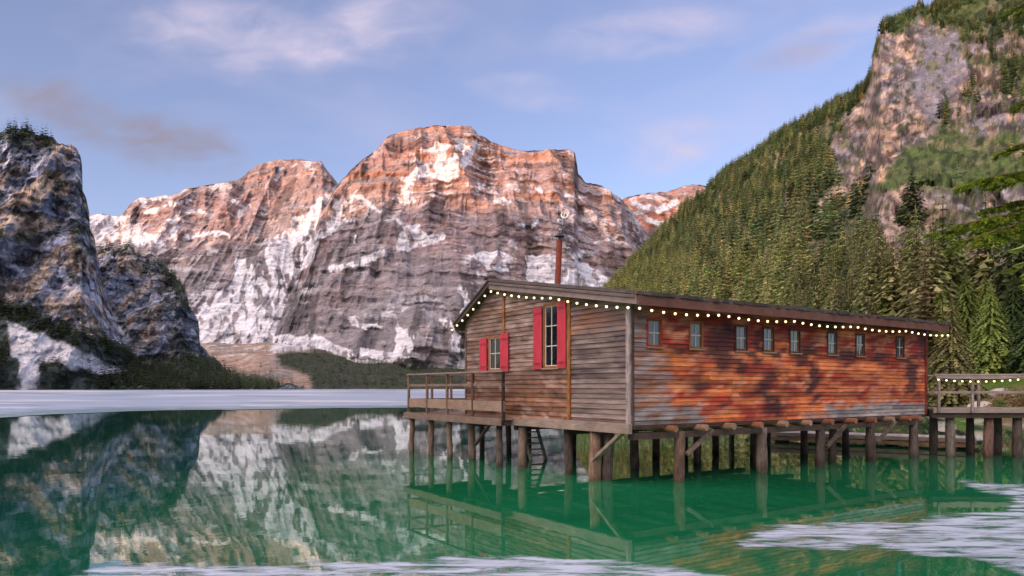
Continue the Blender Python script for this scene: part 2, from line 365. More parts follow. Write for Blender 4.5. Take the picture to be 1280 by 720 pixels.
def slush():
    xs = np.linspace(-12, 34, 520); ys = np.linspace(3, 40, 420); X, Y = np.meshgrid(xs, ys)
    px = 640+X/Y*F; py = HY+CZ*F/Y
    qx = px+30*fbm(X*.5, Y*.5, 1, 4); qy = py+9*fbm(X*.6+9, Y*.6, 4, 4)
    c = poly(qx, qy, [(930, 668), (1000, 652), (1130, 646), (1250, 628), (1175, 606), (1190, 594), (1400, 612), (1400, 760), (1290, 740), (1200, 706), (1090, 690), (1000, 690), (915, 690)], 14)
    c = np.maximum(c, poly(qx, qy, [(60, 730), (140, 704), (380, 702), (560, 692), (720, 694), (860, 710), (1000, 730), (1200, 800), (-300, 800)], 9)*.95)
    c = np.maximum(c, stroke(qx, qy, [(900, 688), (950, 664), (985, 658)], 3, 6)*.6)
    i = np.arange(X.size).reshape(X.shape); Fq = np.stack([i[:-1, :-1], i[:-1, 1:], i[1:, 1:], i[1:, :-1]], -1).reshape(-1, 4)
    keep = (c.ravel()[Fq].max(1) > .02); Fq = Fq[keep]
    u = np.unique(Fq); mp = np.full(X.size, -1); mp[u] = np.arange(len(u)); Fq = mp[Fq]
    V = np.stack([X, Y, np.full_like(X, .006)], -1).reshape(-1, 3)[u]
    o = np_mesh('slush_ice', V, Fq, mat=M['slush'], extra={'cover': c.ravel()[u]*.62})
    tag(o, 'streaky white slush ice drifting on the near green water', 'slush ice', kind='stuff')
slush()

# ------------------------------------------------------------------ terrain patches
def grid_faces(n, m_):
    i = np.arange(n*m_).reshape(n, m_)
    return np.stack([i[:-1, :-1], i[:-1, 1:], i[1:, 1:], i[1:, :-1]], -1).reshape(-1, 4)
def patch(name, px, ridge, D0, D1, rows, prof, disp, colour, material, label, back=.5, zb=-2.0, seed=0., power=1.0, ridgeamp=2.):
    """px: columns; ridge: (px,row) outline; D0/D1: depth of foot and crest; prof(w): height share at depth share w"""
    px = np.asarray(px, float)
    ry = np.interp(px, [p[0] for p in ridge], [p[1] for p in ridge])
    ry = ry+ridgeamp*fbm(px/9+seed, seed, 0, 4)
    d0 = np.interp(px, *zip(*D0)); d1 = np.interp(px, *zip(*D1)); z1 = CZ+(HY-ry)/F*d1
    w = np.linspace(0, 1, rows)**power
    W = np.concatenate([w, 1+np.linspace(0, 1, 14)[1:]*back])[:, None]*np.ones_like(px)[None, :]
    Wc = np.clip(W, 0, 1)
    PX = np.broadcast_to(px, W.shape)
    D = d0+(d1-d0)*W
    Z = zb+(z1-zb)*prof(Wc, PX)
    over = np.clip(W-1, 0, None)/back
    Z = Z*(1-.8*over**1.3)
    X = (PX-640)/F*D
    fade = sst(0, .12, Wc)*np.where(W > 1, np.clip(1-over*.3, 0, 1), sst(1.0, .93, Wc)*.85+.15)
    dD, dZ = disp(X, D, Z, W, PX)
    D2 = D+dD*fade; Z2 = Z+dZ*fade*np.where(W > .985, .15, 1)
    X2 = (PX-640)/F*D2*np.where(W > 1, 1, 1)
    pxx = 640+X2/D2*F; pyy = HY-(Z2-CZ)/D2*F
    # slope, 1 = flat
    gz = np.gradient(Z2, axis=0); gd = np.gradient(D2, axis=0)
    flat = gd/np.sqrt(gd**2+gz**2+1e-9)
    c = colour(X2, D2, Z2, pxx, pyy, flat, W)
    V = np.stack([X2, D2, Z2], -1).reshape(-1, 3)
    o = np_mesh(name, V, grid_faces(*W.shape), c.reshape(-1, 3), material)
    tag(o, label, 'mountain', kind='structure')
    return dict(o=o, X=X2, Y=D2, Z=Z2, px=pxx, py=pyy, flat=flat, W=W)
GREY = C3(.30, .28, .31); MAUVE = C3(.31, .235, .245); TAN = C3(.46, .33, .24); ORANGE = C3(.42, .22, .145); SNOW = C3(.72, .75, .82); DARKR = C3(.13, .135, .155); DGREEN = C3(.035, .055, .035)

def far_disp(X, D, Z, W, PX):
    big = ridged((X+.35*Z)/430+1.3, Z/1200, D/1500, 4)*190
    gul = ridged(X/130+.25*fbm(X/300, Z/300, 1, 3), Z/420, 3.3, 5)*55
    strat = fbm(X/700+Z/900, (Z+X*.12)/42, 5.5, 4)*34
    fine = fbm(X/40, Z/40, D/60, 4)*16
    return -(big+gul)+strat*1.6+fine, fine*.6+gul*.15
def far_colour(kind):
    def f(X, D, Z, px, py, flat, W):
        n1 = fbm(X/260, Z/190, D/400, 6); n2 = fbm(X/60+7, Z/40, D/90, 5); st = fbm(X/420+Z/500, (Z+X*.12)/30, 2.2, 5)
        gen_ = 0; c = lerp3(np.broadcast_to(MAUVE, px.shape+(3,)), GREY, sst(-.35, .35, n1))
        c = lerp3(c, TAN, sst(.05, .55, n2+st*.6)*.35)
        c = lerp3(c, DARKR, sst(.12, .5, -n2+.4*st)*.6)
        warm_glow = sst(300, 180, py)
        c = lerp3(c, C3(.47, .20, .12) if kind == 'right' else ORANGE, (warm_glow if kind == 'main' else sst(265, 205, py)*.45 if kind == 'left' else 1.0+0*py)*sst(-.25, .3, st+n1*.6)*.8)  # low sun's warm glow put into the upper rock colour
        c = lerp3(c, C3(.24, .245, .27), sst(310, 400, py+22*n1)*.6)  # blue-grey shade and haze of the lower slopes put into the rock colour
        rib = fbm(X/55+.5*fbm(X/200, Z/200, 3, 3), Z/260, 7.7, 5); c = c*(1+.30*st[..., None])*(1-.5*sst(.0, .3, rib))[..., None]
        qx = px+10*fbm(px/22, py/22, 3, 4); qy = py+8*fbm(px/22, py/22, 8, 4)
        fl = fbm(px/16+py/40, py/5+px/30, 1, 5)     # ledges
        fl2 = fbm(px/7, py/9, 4, 4)
        base = np.zeros_like(px)
        if kind == 'left':
            base = np.maximum(base, poly(qx, qy, [(402, 240), (440, 225), (440, 440), (330, 440), (235, 440), (243, 385), (262, 372), (292, 352), (288, 325), (322, 315), (345, 292), (368, 270), (388, 262)], 5)*1.05)
            base = np.maximum(base, poly(qx, qy, [(105, 268), (160, 268), (155, 290), (185, 290), (222, 285), (218, 312), (150, 312), (105, 300)], 5)*.75)
            for p in ([(180, 265), (215, 258), (240, 248)], [(200, 285), (230, 270), (262, 262)], [(290, 250), (310, 258), (300, 270)], [(235, 296), (265, 292), (285, 296)], [(350, 215), (330, 232)], [(175, 250), (205, 245)]):
                base = np.maximum(base, stroke(qx, qy, p, 4, 4)*.75)
            dens = .06+.2*sst(330, 250, px)
        elif kind == 'main':
            P = [([(545, 178), (588, 180), (592, 200), (560, 228), (532, 226), (512, 232), (500, 222), (530, 205)], .8),
                 ([(498, 232), (518, 226), (522, 250), (510, 262), (496, 252)], .8), ([(505, 282), (528, 280), (532, 300), (505, 306)], .7),
                 ([(590, 322), (615, 310), (645, 322), (640, 336), (605, 338)], .9), ([(655, 318), (690, 316), (722, 328), (757, 348), (760, 362), (668, 362)], 1.1),
                 ([(335, 415), (380, 420), (430, 432), (490, 440), (498, 402), (512, 415), (495, 450), (470, 455), (400, 446), (335, 436)], .95),
                 ([(545, 400), (565, 402), (585, 440), (585, 480), (560, 480), (572, 450)], .85), ([(505, 415), (530, 410), (520, 440), (512, 470), (500, 465), (500, 440)], .8),
                 ([(425, 245), (450, 235), (430, 275), (405, 300), (385, 330), (372, 350), (380, 310)], .75), ([(575, 232), (605, 228), (640, 250), (640, 262), (600, 250)], .6),
                 ([(640, 205), (655, 225), (690, 232), (740, 250), (700, 248), (655, 240)], .5)]
            for pts, a in P: base = np.maximum(base, poly(qx, qy, pts, 4)*a)
            S = [([(415, 338), (450, 328), (490, 314), (530, 302), (548, 298)], 5, .95), ([(440, 402), (462, 404), (476, 408)], 2.5, .9), ([(575, 360), (580, 395)], 2.5, .8),
                 ([(470, 200), (520, 190), (570, 184)], 3, .5), ([(440, 240), (470, 262), (500, 276)], 3, .5), ([(620, 262), (660, 285), (700, 300)], 3, .45), ([(640, 300), (690, 270), (730, 262)], 3, .45),
                 ([(590, 395), (600, 340)], 3, .4), ([(700, 330), (760, 300), (790, 285)], 3, .5), ([(410, 260), (450, 285), (440, 320)], 3, .45)]
            for pts, w_, a in S: base = np.maximum(base, stroke(qx, qy, pts, w_, 3.5)*a)
            dens = .05+.14*sst(560, 620, px)*sst(400, 300, py)+.06*sst(300, 230, py)-.16*sst(310, 380, py)*sst(660, 600, px)
        else:
            for p, w_, a in (([(790, 255), (820, 262), (850, 255)], 4, .8), ([(800, 270), (830, 285), (835, 292)], 4, .8), ([(780, 250), (800, 300)], 4, .5)):
                base = np.maximum(base, stroke(qx, qy, p, w_, 3)*a)
            dens = .05+0*px
        dg = fbm((px+py*1.3)/26, (py-px*.5)/6, 15, 5); led = sst(.74, .90, flat+.30*fl2+.2*fl)*sst(-.12, .22, fbm(px/45, py/32, 21, 3)+dens*.9); gen = np.maximum(.55*sst(.20, .36, fl*.75+fl2*.35+dens-.12), sst(.22, .36, dg+dens*.8-.05)*sst(560, 640, px+.4*py-120))*.85; kk = sst(-.05, .25, fbm(px/38, py/28, 51, 4)+.10*sst(300, 220, py)); gen = np.maximum(gen*.62*(.35+.65*kk), led*.62*(.3+.7*kk))
        s = np.clip(np.maximum(sst(.36, .60, base+.42*fl2+.22*fl+.22*dg), gen), 0, 1)
        s = s*(1-.85*sst(.12, .34, fbm(px/7, py/13, 12, 4)))
        c = lerp3(c, SNOW, s)
        # grey talus, then dark wood at the foot
        return c
    return f
RL = [(60, 300), (105, 285), (112, 270), (128, 268), (150, 271), (160, 258), (175, 247), (200, 245), (215, 244), (235, 236), (262, 232), (298, 226), (312, 214), (325, 205), (345, 201), (375, 200), (402, 203), (409, 214), (416, 222), (424, 234), (440, 260), (470, 330)]
RMn = [(322, 446), (336, 425), (348, 398), (368, 352), (384, 318), (400, 270), (418, 238), (428, 226), (440, 212), (455, 200), (472, 187), (484, 172), (500, 166), (520, 162), (545, 159), (568, 157), (589, 157), (597, 166), (612, 177), (628, 184), (645, 189), (653, 191), (670, 190), (700, 189), (718, 191), (721, 205), (723, 222), (733, 231), (752, 234), (766, 243), (778, 252), (792, 268), (808, 290), (830, 330), (850, 380), (880, 440)]
RR = [(740, 300), (775, 252), (785, 247), (812, 243), (835, 240), (852, 234), (866, 231), (880, 233), (905, 245), (960, 290), (1010, 330)]
pf = lambda W, P: .30*W+.70*(W**1.35)
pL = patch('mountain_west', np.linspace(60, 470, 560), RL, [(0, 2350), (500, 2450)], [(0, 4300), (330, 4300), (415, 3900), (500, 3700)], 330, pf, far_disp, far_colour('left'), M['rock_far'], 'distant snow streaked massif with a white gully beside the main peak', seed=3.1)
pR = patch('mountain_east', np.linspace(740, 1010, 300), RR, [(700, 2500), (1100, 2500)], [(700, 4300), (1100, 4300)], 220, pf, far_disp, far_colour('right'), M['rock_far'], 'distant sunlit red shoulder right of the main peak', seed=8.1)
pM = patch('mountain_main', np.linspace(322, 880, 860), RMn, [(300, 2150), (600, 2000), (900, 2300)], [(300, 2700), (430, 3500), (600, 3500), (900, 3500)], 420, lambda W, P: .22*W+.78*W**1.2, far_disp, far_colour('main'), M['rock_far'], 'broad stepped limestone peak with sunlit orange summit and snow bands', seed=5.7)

# low debris fan and wooded foreland at the head of the lake
def mid_disp(X, D, Z, W, PX): return fbm(X/60, D/90, 1, 4)*12, fbm(X/90, D/120, 3, 4)*10
def mid_col(X, D, Z, px, py, flat, W):
    n1 = fbm(X/70, D/110, 1, 5); n2 = fbm(X/22, D/35, 4, 4)
    c = lerp3(np.broadcast_to(C3(.36, .27, .22), px.shape+(3,)), C3(.30, .28, .26), sst(-.3, .3, n1))
    c = c*(1+.3*n2[..., None])
    qx = px+6*n2; qy = py+5*n1
    wood = np.maximum(poly(qx, qy, [(345, 440), (360, 436), (420, 440), (520, 455), (700, 458), (900, 455), (900, 500), (395, 500), (385, 468), (350, 458)], 4), poly(qx, qy, [(100, 500), (120, 452), (240, 456), (330, 480), (330, 500)], 4))
    c = lerp3(c, C3(.045, .06, .045), wood*.95)
    sn = np.maximum(poly(qx, qy, [(340, 440), (400, 436), (520, 452), (600, 452), (600, 440), (340, 425)], 4), sst(.25, .5, n2+.2*n1)*.5*sst(470, 440, py))
    c = lerp3(c, SNOW, sn*.9*(1-wood))
    c = lerp3(c, SNOW, sst(488.5, 486.3, -py+975)*0+sst(485.8, 487.4, py)*.7)
    return c
RF = [(60, 440), (230, 432), (265, 428), (300, 430), (340, 428), (400, 436), (450, 444), (520, 452), (600, 456), (760, 456), (950, 450)]
pF = patch('foreland', np.linspace(60, 950, 620), RF, [(0, 1350), (1000, 1350)], [(0, 2300), (1000, 2250)], 150, lambda W, P: .35*W+.65*W**1.6, mid_disp, mid_col, M['rock_mid'], 'beige debris fan and wooded foreland at the head of the lake', back=.25, zb=-1, ridgeamp=1, power=1.4)

# left-hand cliffs
def cliff_disp(X, D, Z, W, PX):
    big = ridged(X/110, Z/300, 1.2, 3)*55; g = 1.4*ridged(X/34+.2*fbm(X/50, Z/50, 1, 3), Z/95, 3.3, 5)*17
    f = fbm(X/11, Z/11, D/14, 5)*9; st = fbm(X/150, (Z-X*.1)/14, 4.4, 4)*13
    return -(big+g)+f+st, f*.7
def cliff_col(X, D, Z, px, py, flat, W):
    n1 = fbm(X/45, Z/60, D/80, 6); n2 = fbm(X/12+3, Z/22, D/20, 5); n3 = fbm(X/20+8, Z/50, 1, 5)
    c = lerp3(np.broadcast_to(C3(.235, .25, .30), px.shape+(3,)), C3(.07, .085, .115), sst(-.08, .25, n1+.5*n2))
    c = lerp3(c, C3(.46, .34, .235), sst(.02, .3, n3+.35*n2)*.8*sst(245, 150, px))
    c = lerp3(c, C3(.48, .48, .53), sst(.06, .34, -n3+n2*.5)*.7)
    vs_ = fbm(X/9, Z/60, D/30, 5); c = c*(1+.55*n2[..., None])*(1-.55*sst(.02, .3, vs_))[..., None]
    qx = px+7*fbm(px/12, py/12, 3, 4); qy = py+7*fbm(px/12, py/12, 6, 4)
    led = stroke(qx, qy, [(0, 296), (30, 300), (60, 296), (105, 288)], 3.2, 3)
    top = sst(14, 0, qy-np.interp(px, [0, 20, 70, 100], [172, 172, 182, 200]))*(px < 70)
    veg = np.clip(led*.9+top*.9+sst(.1, .35, fbm(px/14, py/12, 9, 4)+sst(430, 480, py)*.6-.12), 0, 1)
    wood = poly(qx, qy, [(-80, 372), (20, 378), (60, 400), (130, 425), (170, 450), (240, 440), (300, 478), (300, 500), (-80, 500)], 5)
    veg = np.maximum(veg*.85, wood)
    c = lerp3(c, C3(.06, .075, .065), veg)
    ck = ridged(X/17+.4*n1, Z/42, D/40, 5); ck2 = ridged(X/40, Z/14+.5*n1, D/30, 4); c = c*(1-.6*sst(.34, .62, ck))[..., None]*(1-.45*sst(.38, .62, ck2))[..., None]*C3(1.6, 1.7, 1.85)
    sn = poly(qx, qy, [(8, 402), (30, 408), (62, 423), (110, 444), (158, 466), (115, 466), (72, 450), (52, 452), (44, 470), (46, 487), (22, 487), (26, 460), (14, 436)], 3)
    sn = np.maximum(sn, np.maximum(stroke(qx, qy, [(142, 395), (152, 412)], 3, 2), stroke(qx, qy, [(118, 300), (160, 310), (200, 322)], 5, 4)*.8)*.8)
    sn = np.maximum(sn, sst(.33, .5, fbm(px/8, py/6, 19, 4))*.5*sst(470, 300, py)*(px > 100))
    c = lerp3(c, SNOW*.95, np.clip(sn, 0, 1))
    tn = stroke(qx, qy, [(180, 455), (235, 486)], 4, 4)+stroke(qx, qy, [(265, 440), (330, 478)], 4, 4)
    c = lerp3(c, C3(.38, .31, .27), np.clip(tn, 0, 1)*.7)
    return c
RC1 = [(-700, 60), (-500, 80), (-300, 120), (-120, 150), (0, 168), (20, 165), (45, 166), (62, 168), (72, 178), (88, 186), (100, 196), (103, 212), (100, 232), (108, 252), (112, 272), (112, 290), (118, 300), (124, 330), (135, 380), (160, 430), (220, 470), (300, 486)]
RC2 = [(60, 318), (118, 312), (135, 312), (165, 314), (185, 320), (200, 328), (208, 340), (222, 352), (230, 365), (238, 385), (248, 400), (250, 430), (262, 446), (285, 462), (310, 474), (345, 484), (380, 487)]
ps = lambda W, P: .18*W+.30*sst(.0, .5, W)*W+.52*W**1.0
pC2 = patch('cliff_spur', np.linspace(60, 380, 520), RC2, [(0, 980), (400, 1150)], [(0, 1330), (200, 1360), (400, 1330)], 300, ps, cliff_disp, cliff_col, M['rock_mid'], 'lower dark rock spur with trees along its crest', back=.4, zb=-1, seed=1.2, ridgeamp=9)
pC1 = patch('cliff', np.concatenate([np.linspace(-700, -20, 160), np.linspace(-18, 300, 560)]), RC1, [(-700, 420), (0, 860), (300, 1050)], [(-700, 700), (0, 1120), (120, 1180), (300, 1200)], 340, ps, cliff_disp, cliff_col, M['rock_mid'], 'tall grey and tan cliff with trees on its flat top', back=.4, zb=-1, seed=2.2, ridgeamp=8)

# wooded mountainside on the right
def rockmask(px, py):
    qx = px+14*fbm(px/25, py/25, 3, 4); qy = py+12*fbm(px/25, py/25, 6, 4)
    a = poly(qx, qy, [(1098, 42), (1150, 26), (1198, 38), (1218, 85), (1185, 128), (1168, 168), (1130, 190), (1085, 232), (1052, 228), (1034, 190), (1058, 150), (1088, 110)], 5)
    a = np.maximum(a, stroke(qx, qy, [(1018, 285), (1040, 250), (1095, 215)], 9, 6)*.95)
    a = np.maximum(a, stroke(qx, qy, [(980, 238), (984, 252)], 4, 3)*.9)
    b = poly(qx, qy, [(1085, 245), (1130, 232), (1200, 250), (1300, 210), (1500, 200), (1500, 345), (1225, 350), (1120, 345), (1078, 300)], 10)
    d = poly(qx, qy, [(1190, 60), (1260, 50), (1500, 20), (1500, 190), (1280, 190), (1195, 170), (1185, 120)], 10)
    n = fbm(px/20+py/60, py/14-px/50, 5, 5)
    b = b*sst(-.42, .02, n); d = d*sst(-.34, .06, n)
    return np.clip(np.maximum(np.maximum(a, b), d), 0, 1)
def hill_disp(X, D, Z, W, PX):
    Zs = sst(3, 60, Z)
    rk = rockmask(PX, HY-(Z-CZ)/D*F)
    big = ridged(X/190, D/260, Z/300, 4)*34; g = ridged(X/45, Z/80, D/120, 5)*12; f = fbm(X/12, Z/12, D/15, 4)*3.5
    strat = fbm(X/150, (Z-.35*X)/16, 3, 4)*14*rk
    near = sst(60, 400, D)
    crag = ridged(X/34, (D+Z)/52, Z/40, 5)*9*rk+ridged(X/11, (D+Z)/16, 2.2, 4)*3*rk
    return -(big*.8+g*.4)*Zs*near+strat*.35-rk*8*Zs, (f*(.6+.8*rk)+crag*np.clip(D/900, .15, 1)+g*.5)*Zs*sst(40, 250, D)+fbm(X/9, D/9, 2, 3)*.35*(1-near)*sst(0.02, .1, W)
def hill_col(X, D, Z, px, py, flat, W):
    rk = rockmask(px, py)
    n1 = fbm(X/40, Z/30, D/60, 5); n2 = fbm(X/9, Z/7, D/12, 5); n3 = fbm(px/14, py/26, 2, 5); st = fbm(X/120, (Z-.35*X)/9, 3.2, 5)
    tx = fbm(px/5, py/6, 14, 4)
    g = lerp3(np.broadcast_to(C3(.10, .125, .06), px.shape+(3,)), C3(.20, .20, .10), sst(-.3, .4, n1))
    g = lerp3(g, C3(.035, .05, .032), sst(-.02, .3, tx+.3*n2)*.8)
    g = lerp3(g, C3(.27, .23, .15), sst(.02, .35, -tx+.3*n3)*.6)
    g = lerp3(g, C3(.24, .20, .15), sst(.12, .45, n3)*.6*sst(1150, 800, px+py*.3))
    sh = poly(px+8*n1, py+8*n2, [(1085, 235), (1150, 165), (1300, 150), (1500, 150), (1500, 235), (1200, 240), (1100, 240)], 10)
    g = lerp3(g, C3(.11, .17, .055), sh*sst(-.35, .25, n2)*.9)
    g = lerp3(g, C3(.085, .13, .03), poly(px, py, [(1085, 95), (1100, 28), (1180, -5), (1240, 0), (1180, 45), (1110, 60)], 5)*.6)
    r = lerp3(np.broadcast_to(C3(.38, .29, .23), px.shape+(3,)), C3(.27, .26, .29), sst(-.2, .35, n1))
    r = lerp3(r, C3(.55, .36, .21), sst(.08, .4, n3+.5*st)*.6)
    r = lerp3(r, C3(.16, .14, .16), sst(.0, .3, fbm(X/7, Z/22, D/20, 5)+.1*n1)*.55)
    r = lerp3(r, C3(.10, .09, .10), sst(.12, .42, -st-.3*n2)*.65)
    r = r*(1+.35*n2[..., None]+.25*st[..., None])
    cr_ = fbm(px/7, py/6, 31, 4); r = r*(1-.62*sst(.10, .3, cr_))[..., None]*(1+.5*sst(.08, .35, -cr_))[..., None]
    lg = fbm(px/26+py/40, py/4.5-px/14, 37, 4); r = lerp3(r, C3(.10, .085, .09), sst(.14, .3, lg)*.75)  # dark ledge shadows put into the rock colour
    r = lerp3(r, C3(.26, .26, .31), poly(px+5*n2, py+5*n1, [(1150, 45), (1200, 45), (1205, 95), (1165, 160), (1140, 120)], 8)*.7)
    vg = sst(.19, .33, fbm(px/9, py/7, 41, 4)+.12*fbm(px/40, py/30, 42, 3)+.08*sst(1150, 1250, px)); rk = rk*(1-.85*vg)
    g = lerp3(g, C3(.04, .06, .03), sst(.05, .22, fbm(px/6, py/5, 44, 4))*.75*sst(1020, 1090, px))
    c = lerp3(g, r, rk)
    # grassy bank and reeds by the water
    bank = sst(9, 2.5, Z)*sst(260, 90, D)
    gr = lerp3(np.broadcast_to(C3(.11, .19, .035), px.shape+(3,)), C3(.22, .18, .10), sst(-.1, .35, fbm(X/3, D/3, 1, 5)))
    c = lerp3(c, gr, bank)
    c = lerp3(c, C3(.45, .42, .38), sst(.35, .1, Z)*sst(-.2, .3, fbm(X/2, D/2, 5, 4))*.8)
    return np.clip(c, 0, 1)
RH = [(600, 487), (650, 484), (700, 458), (735, 395), (765, 345), (785, 325), (810, 300), (830, 278), (850, 258), (872, 236), (888, 222), (910, 205), (935, 188), (955, 172), (985, 152), (1010, 138), (1045, 118), (1080, 103), (1088, 98), (1091, 76), (1097, 60), (1101, 40), (1115, 31), (1135, 20), (1155, 12), (1180, 2), (1250, -40), (1400, -120), (1700, -230), (2100, -330), (3200, -420)]
RH = [(x, y+(12 if 740 < x < 1084 else 0)) for x, y in RH]      # bare ground line; the trees on it add the rest
def prof_h(W, P):
    b = sst(1050, 1300, P)
    return .04*W+.30*W**1.6+.66*(W**1.12)*(1-b*.35)+.66*b*.35*W**2
pH = patch('mountainside', np.concatenate([np.linspace(610, 1320, 860), np.linspace(1325, 3200, 160)]), RH,
           [(610, 1300), (700, 950), (760, 760), (900, 330), (1000, 150), (1100, 75), (1180, 52), (1280, 42), (1400, 33), (1600, 24), (2000, 16), (2600, 11), (3200, 8)],
           [(610, 1500), (700, 1500), (900, 1450), (1100, 1250), (1300, 1150), (1700, 800), (3200, 500)], 480, prof_h, hill_disp, hill_col, M['hill'],
           'steep wooded mountainside with tan cliffs rising on the right', back=.35, zb=-.6, power=2.1, seed=4.4, ridgeamp=4)

# unseen ridge added behind the viewer to keep low sun off the lake
def added_back_ridge():
    s = np.linspace(-9000, 9000, 300); t = np.linspace(0, 1, 60)
    S, T = np.meshgrid(s, t); perp = np.array([-sd[1], sd[0]])
    dist = 2600+4200*T
    h = (1510+120*fbm(S/900, 1.0, 0, 5)+60*ridged(S/260, T*6, 0, 4))*np.sin(np.pi*np.clip(T, 0, 1))**.9-5
    h[0] = h[-1] = -5
    X = sd[0]*dist+perp[0]*S; Y = sd[1]*dist+perp[1]*S
    c = lerp3(np.broadcast_to(C3(.3, .27, .26), S.shape+(3,)), SNOW, sst(.0, .3, fbm(S/200, T*20, 0, 5)+T*.3))
    o = np_mesh('sun_block_ridge', np.stack([X, Y, h], -1).reshape(-1, 3), grid_faces(*S.shape), c.reshape(-1, 3), M['rock_far']); tag(o, 'unseen snowy ridge added behind the viewpoint to block the low sun', 'mountain', kind='structure')
added_back_ridge()
# shore under and behind the viewer
def shore():
    X, Y = np.meshgrid(np.linspace(-400, 400, 201), np.linspace(-400, 9, 160))
    edge = 6.0+np.where(X > 6, (X-6)*.3, 0)-np.where(X < -4, (-4-X)*.5, 0)+.8*fbm(X/4, 1., 0, 3)
    Z = -.6+np.clip((edge-Y)*.35, 0, 1.4)+np.clip((edge-Y-6)*.04, 0, 20)+.1*fbm(X/2, Y/2, 0, 4)
    c = lerp3(np.broadcast_to(C3(.34, .31, .27), X.shape+(3,)), C3(.09, .14, .035), sst(-.2, .3, fbm(X/3, Y/3, 1, 4)+np.clip((edge-Y)/10-.4, -.5, .5)))
    o = np_mesh('shore_ground', np.stack([X, Y, Z], -1).reshape(-1, 3), grid_faces(*X.shape), c.reshape(-1, 3), M['ground'], smooth=True); tag(o, 'gravel and grass shore around the viewpoint', 'ground', kind='structure')
shore()
#@@PART2
# ------------------------------------------------------------------ boathouse
BX, BY, BA = 2.976, 18.0, math.atan2(.55, .835)
def w2(x, y): return BX+x*.835-y*.55, BY+x*.55+y*.835
def proj(x, y, z):
    X, Y = w2(x, y); return 640+X/Y*F, HY-(z-CZ)/Y*F
def s_at(px, y0=0.):      # along the long wall (local x) for a photo column
    k = (px-640)/F; bx, by = w2(0, y0); return (k*by-bx)/(.835-.55*k)
def t_at(px, x0=0.):      # along the gable wall (local y)
    k = (px-640)/F; bx, by = w2(x0, 0); return (bx-k*by)/(.55+.835*k)
LX, LY, ZB = 14.54, 8.32, 1.55
def ztop(y): return 4.84+(y+.6)*.1686 if y < 6.28 else 6.0-(y-6.28)*.52
n2 = lambda a, b, c=0., o=4: float(fbm(a, b, c, o))
house = empty('boathouse', (BX, BY, 0), BA)
tag(house, 'weathered timber boathouse on piles with reddish side wall and crimson shutters', 'boathouse')
def clip(pts, a, b, c):    # keep a*x+b*z <= c
    out = []
    for p, q in zip(pts, pts[1:]+pts[:1]):
        dp = a*p[0]+b*p[1]-c; dq = a*q[0]+b*q[1]-c
        if dp <= 0: out.append(p)
        if dp*dq < 0:
            t = dp/(dp-dq); out.append((p[0]+t*(q[0]-p[0]), p[1]+t*(q[1]-p[1])))
    return out
def siding(name, a0, a1, z0, z1, openings, planes, to3, colf, material, label, rh=.135, seg=.22, seed=0):
    rnd = random.Random(seed); mb = MB(); z = z0
    while z < z1:
        zt = min(z+rh, z1)
        # board joints in this course
        joints = [a0]; x = a0
        while x < a1:
            x += rnd.uniform(2.0, 5.0); joints.append(min(x, a1))
        cuts = sorted({z, zt, *[q for o in openings for q in (o[2], o[3]) if z < q < zt]})
        for b0, b1 in zip(joints[:-1], joints[1:]):
            off = rnd.uniform(-.004, .006); tone = rnd.uniform(.66, 1.3)
            gap = .003
            for za, zb_ in zip(cuts[:-1], cuts[1:]):
                spans = [(b0+gap, b1-gap)]
                for o in openings:
                    if o[2] < zb_-1e-6 and o[3] > za+1e-6:
                        ns = []
                        for p, q in spans:
                            if o[1] <= p or o[0] >= q: ns.append((p, q)); continue
                            if o[0] > p: ns.append((p, o[0]))
                            if o[1] < q: ns.append((o[1], q))
                        spans = ns
                for p, q in spans:
                    if q-p < .01: continue
                    k = max(1, int((q-p)/seg))
                    for i in range(k):
                        pa, pb = p+(q-p)*i/k, p+(q-p)*(i+1)/k
                        pts = [(pa, za), (pb, za), (pb, zb_), (pa, zb_)]
                        for pl in planes: pts = clip(pts, *pl) if len(pts) > 2 else pts
                        if len(pts) < 3: continue
                        m_ = len(pts); vs_ = []
                        for (A, Zq) in pts: vs_.append(to3(A, Zq, -(.008+.030*(zt-Zq)/rh+off)))
                        for (A, Zq) in pts: vs_.append(to3(A, Zq, .03))
                        cs = [tuple(np.array(colf(A, Zq))*tone) for (A, Zq) in pts]*2
                        b = len(mb.v); mb.v += vs_; mb.c += cs
                        mb.f.append(tuple(b+j for j in range(m_)))
                        for j in range(m_):
                            if abs(pts[j][0]-pts[(j+1) % m_][0]) < 1e-6 and 0 < i < k-1: continue
                            mb.f.append((b+j, b+m_+j, b+m_+(j+1) % m_, b+(j+1) % m_))
        z = zt
    o = mb.build(name, material, house); o['label'] = label; return o
side_px = [817, 869, 925.5, 959.5, 992.5, 1039, 1074, 1124]
SW = [(s_at(p)-.22, s_at(p)+.22, 3.60, 4.26) for p in side_px]
SWo = [(a-.05, b+.05, c-.05, d+.05) for a, b, c, d in SW]
def ell(px, py, cx, cy, rx, ry): return max(0., 1-((px-cx)/rx)**2-((py-cy)/ry)**2)
DARK = [(905, 430, 16, 40), (891, 425, 10, 26), (943, 432, 9, 34), (958, 482, 17, 24), (968, 510, 14, 14), (965, 470, 10, 16), (1012, 470, 9, 42), (1004, 440, 16, 22), (1137, 470, 9, 36), (1040, 400, 26, 20),
        (905, 505, 10, 8), (880, 480, 8, 10), (1060, 445, 20, 14), (1100, 445, 14, 14), (850, 436, 10, 8), (925, 455, 7, 12), (1150, 430, 10, 30), (975, 440, 8, 12)]
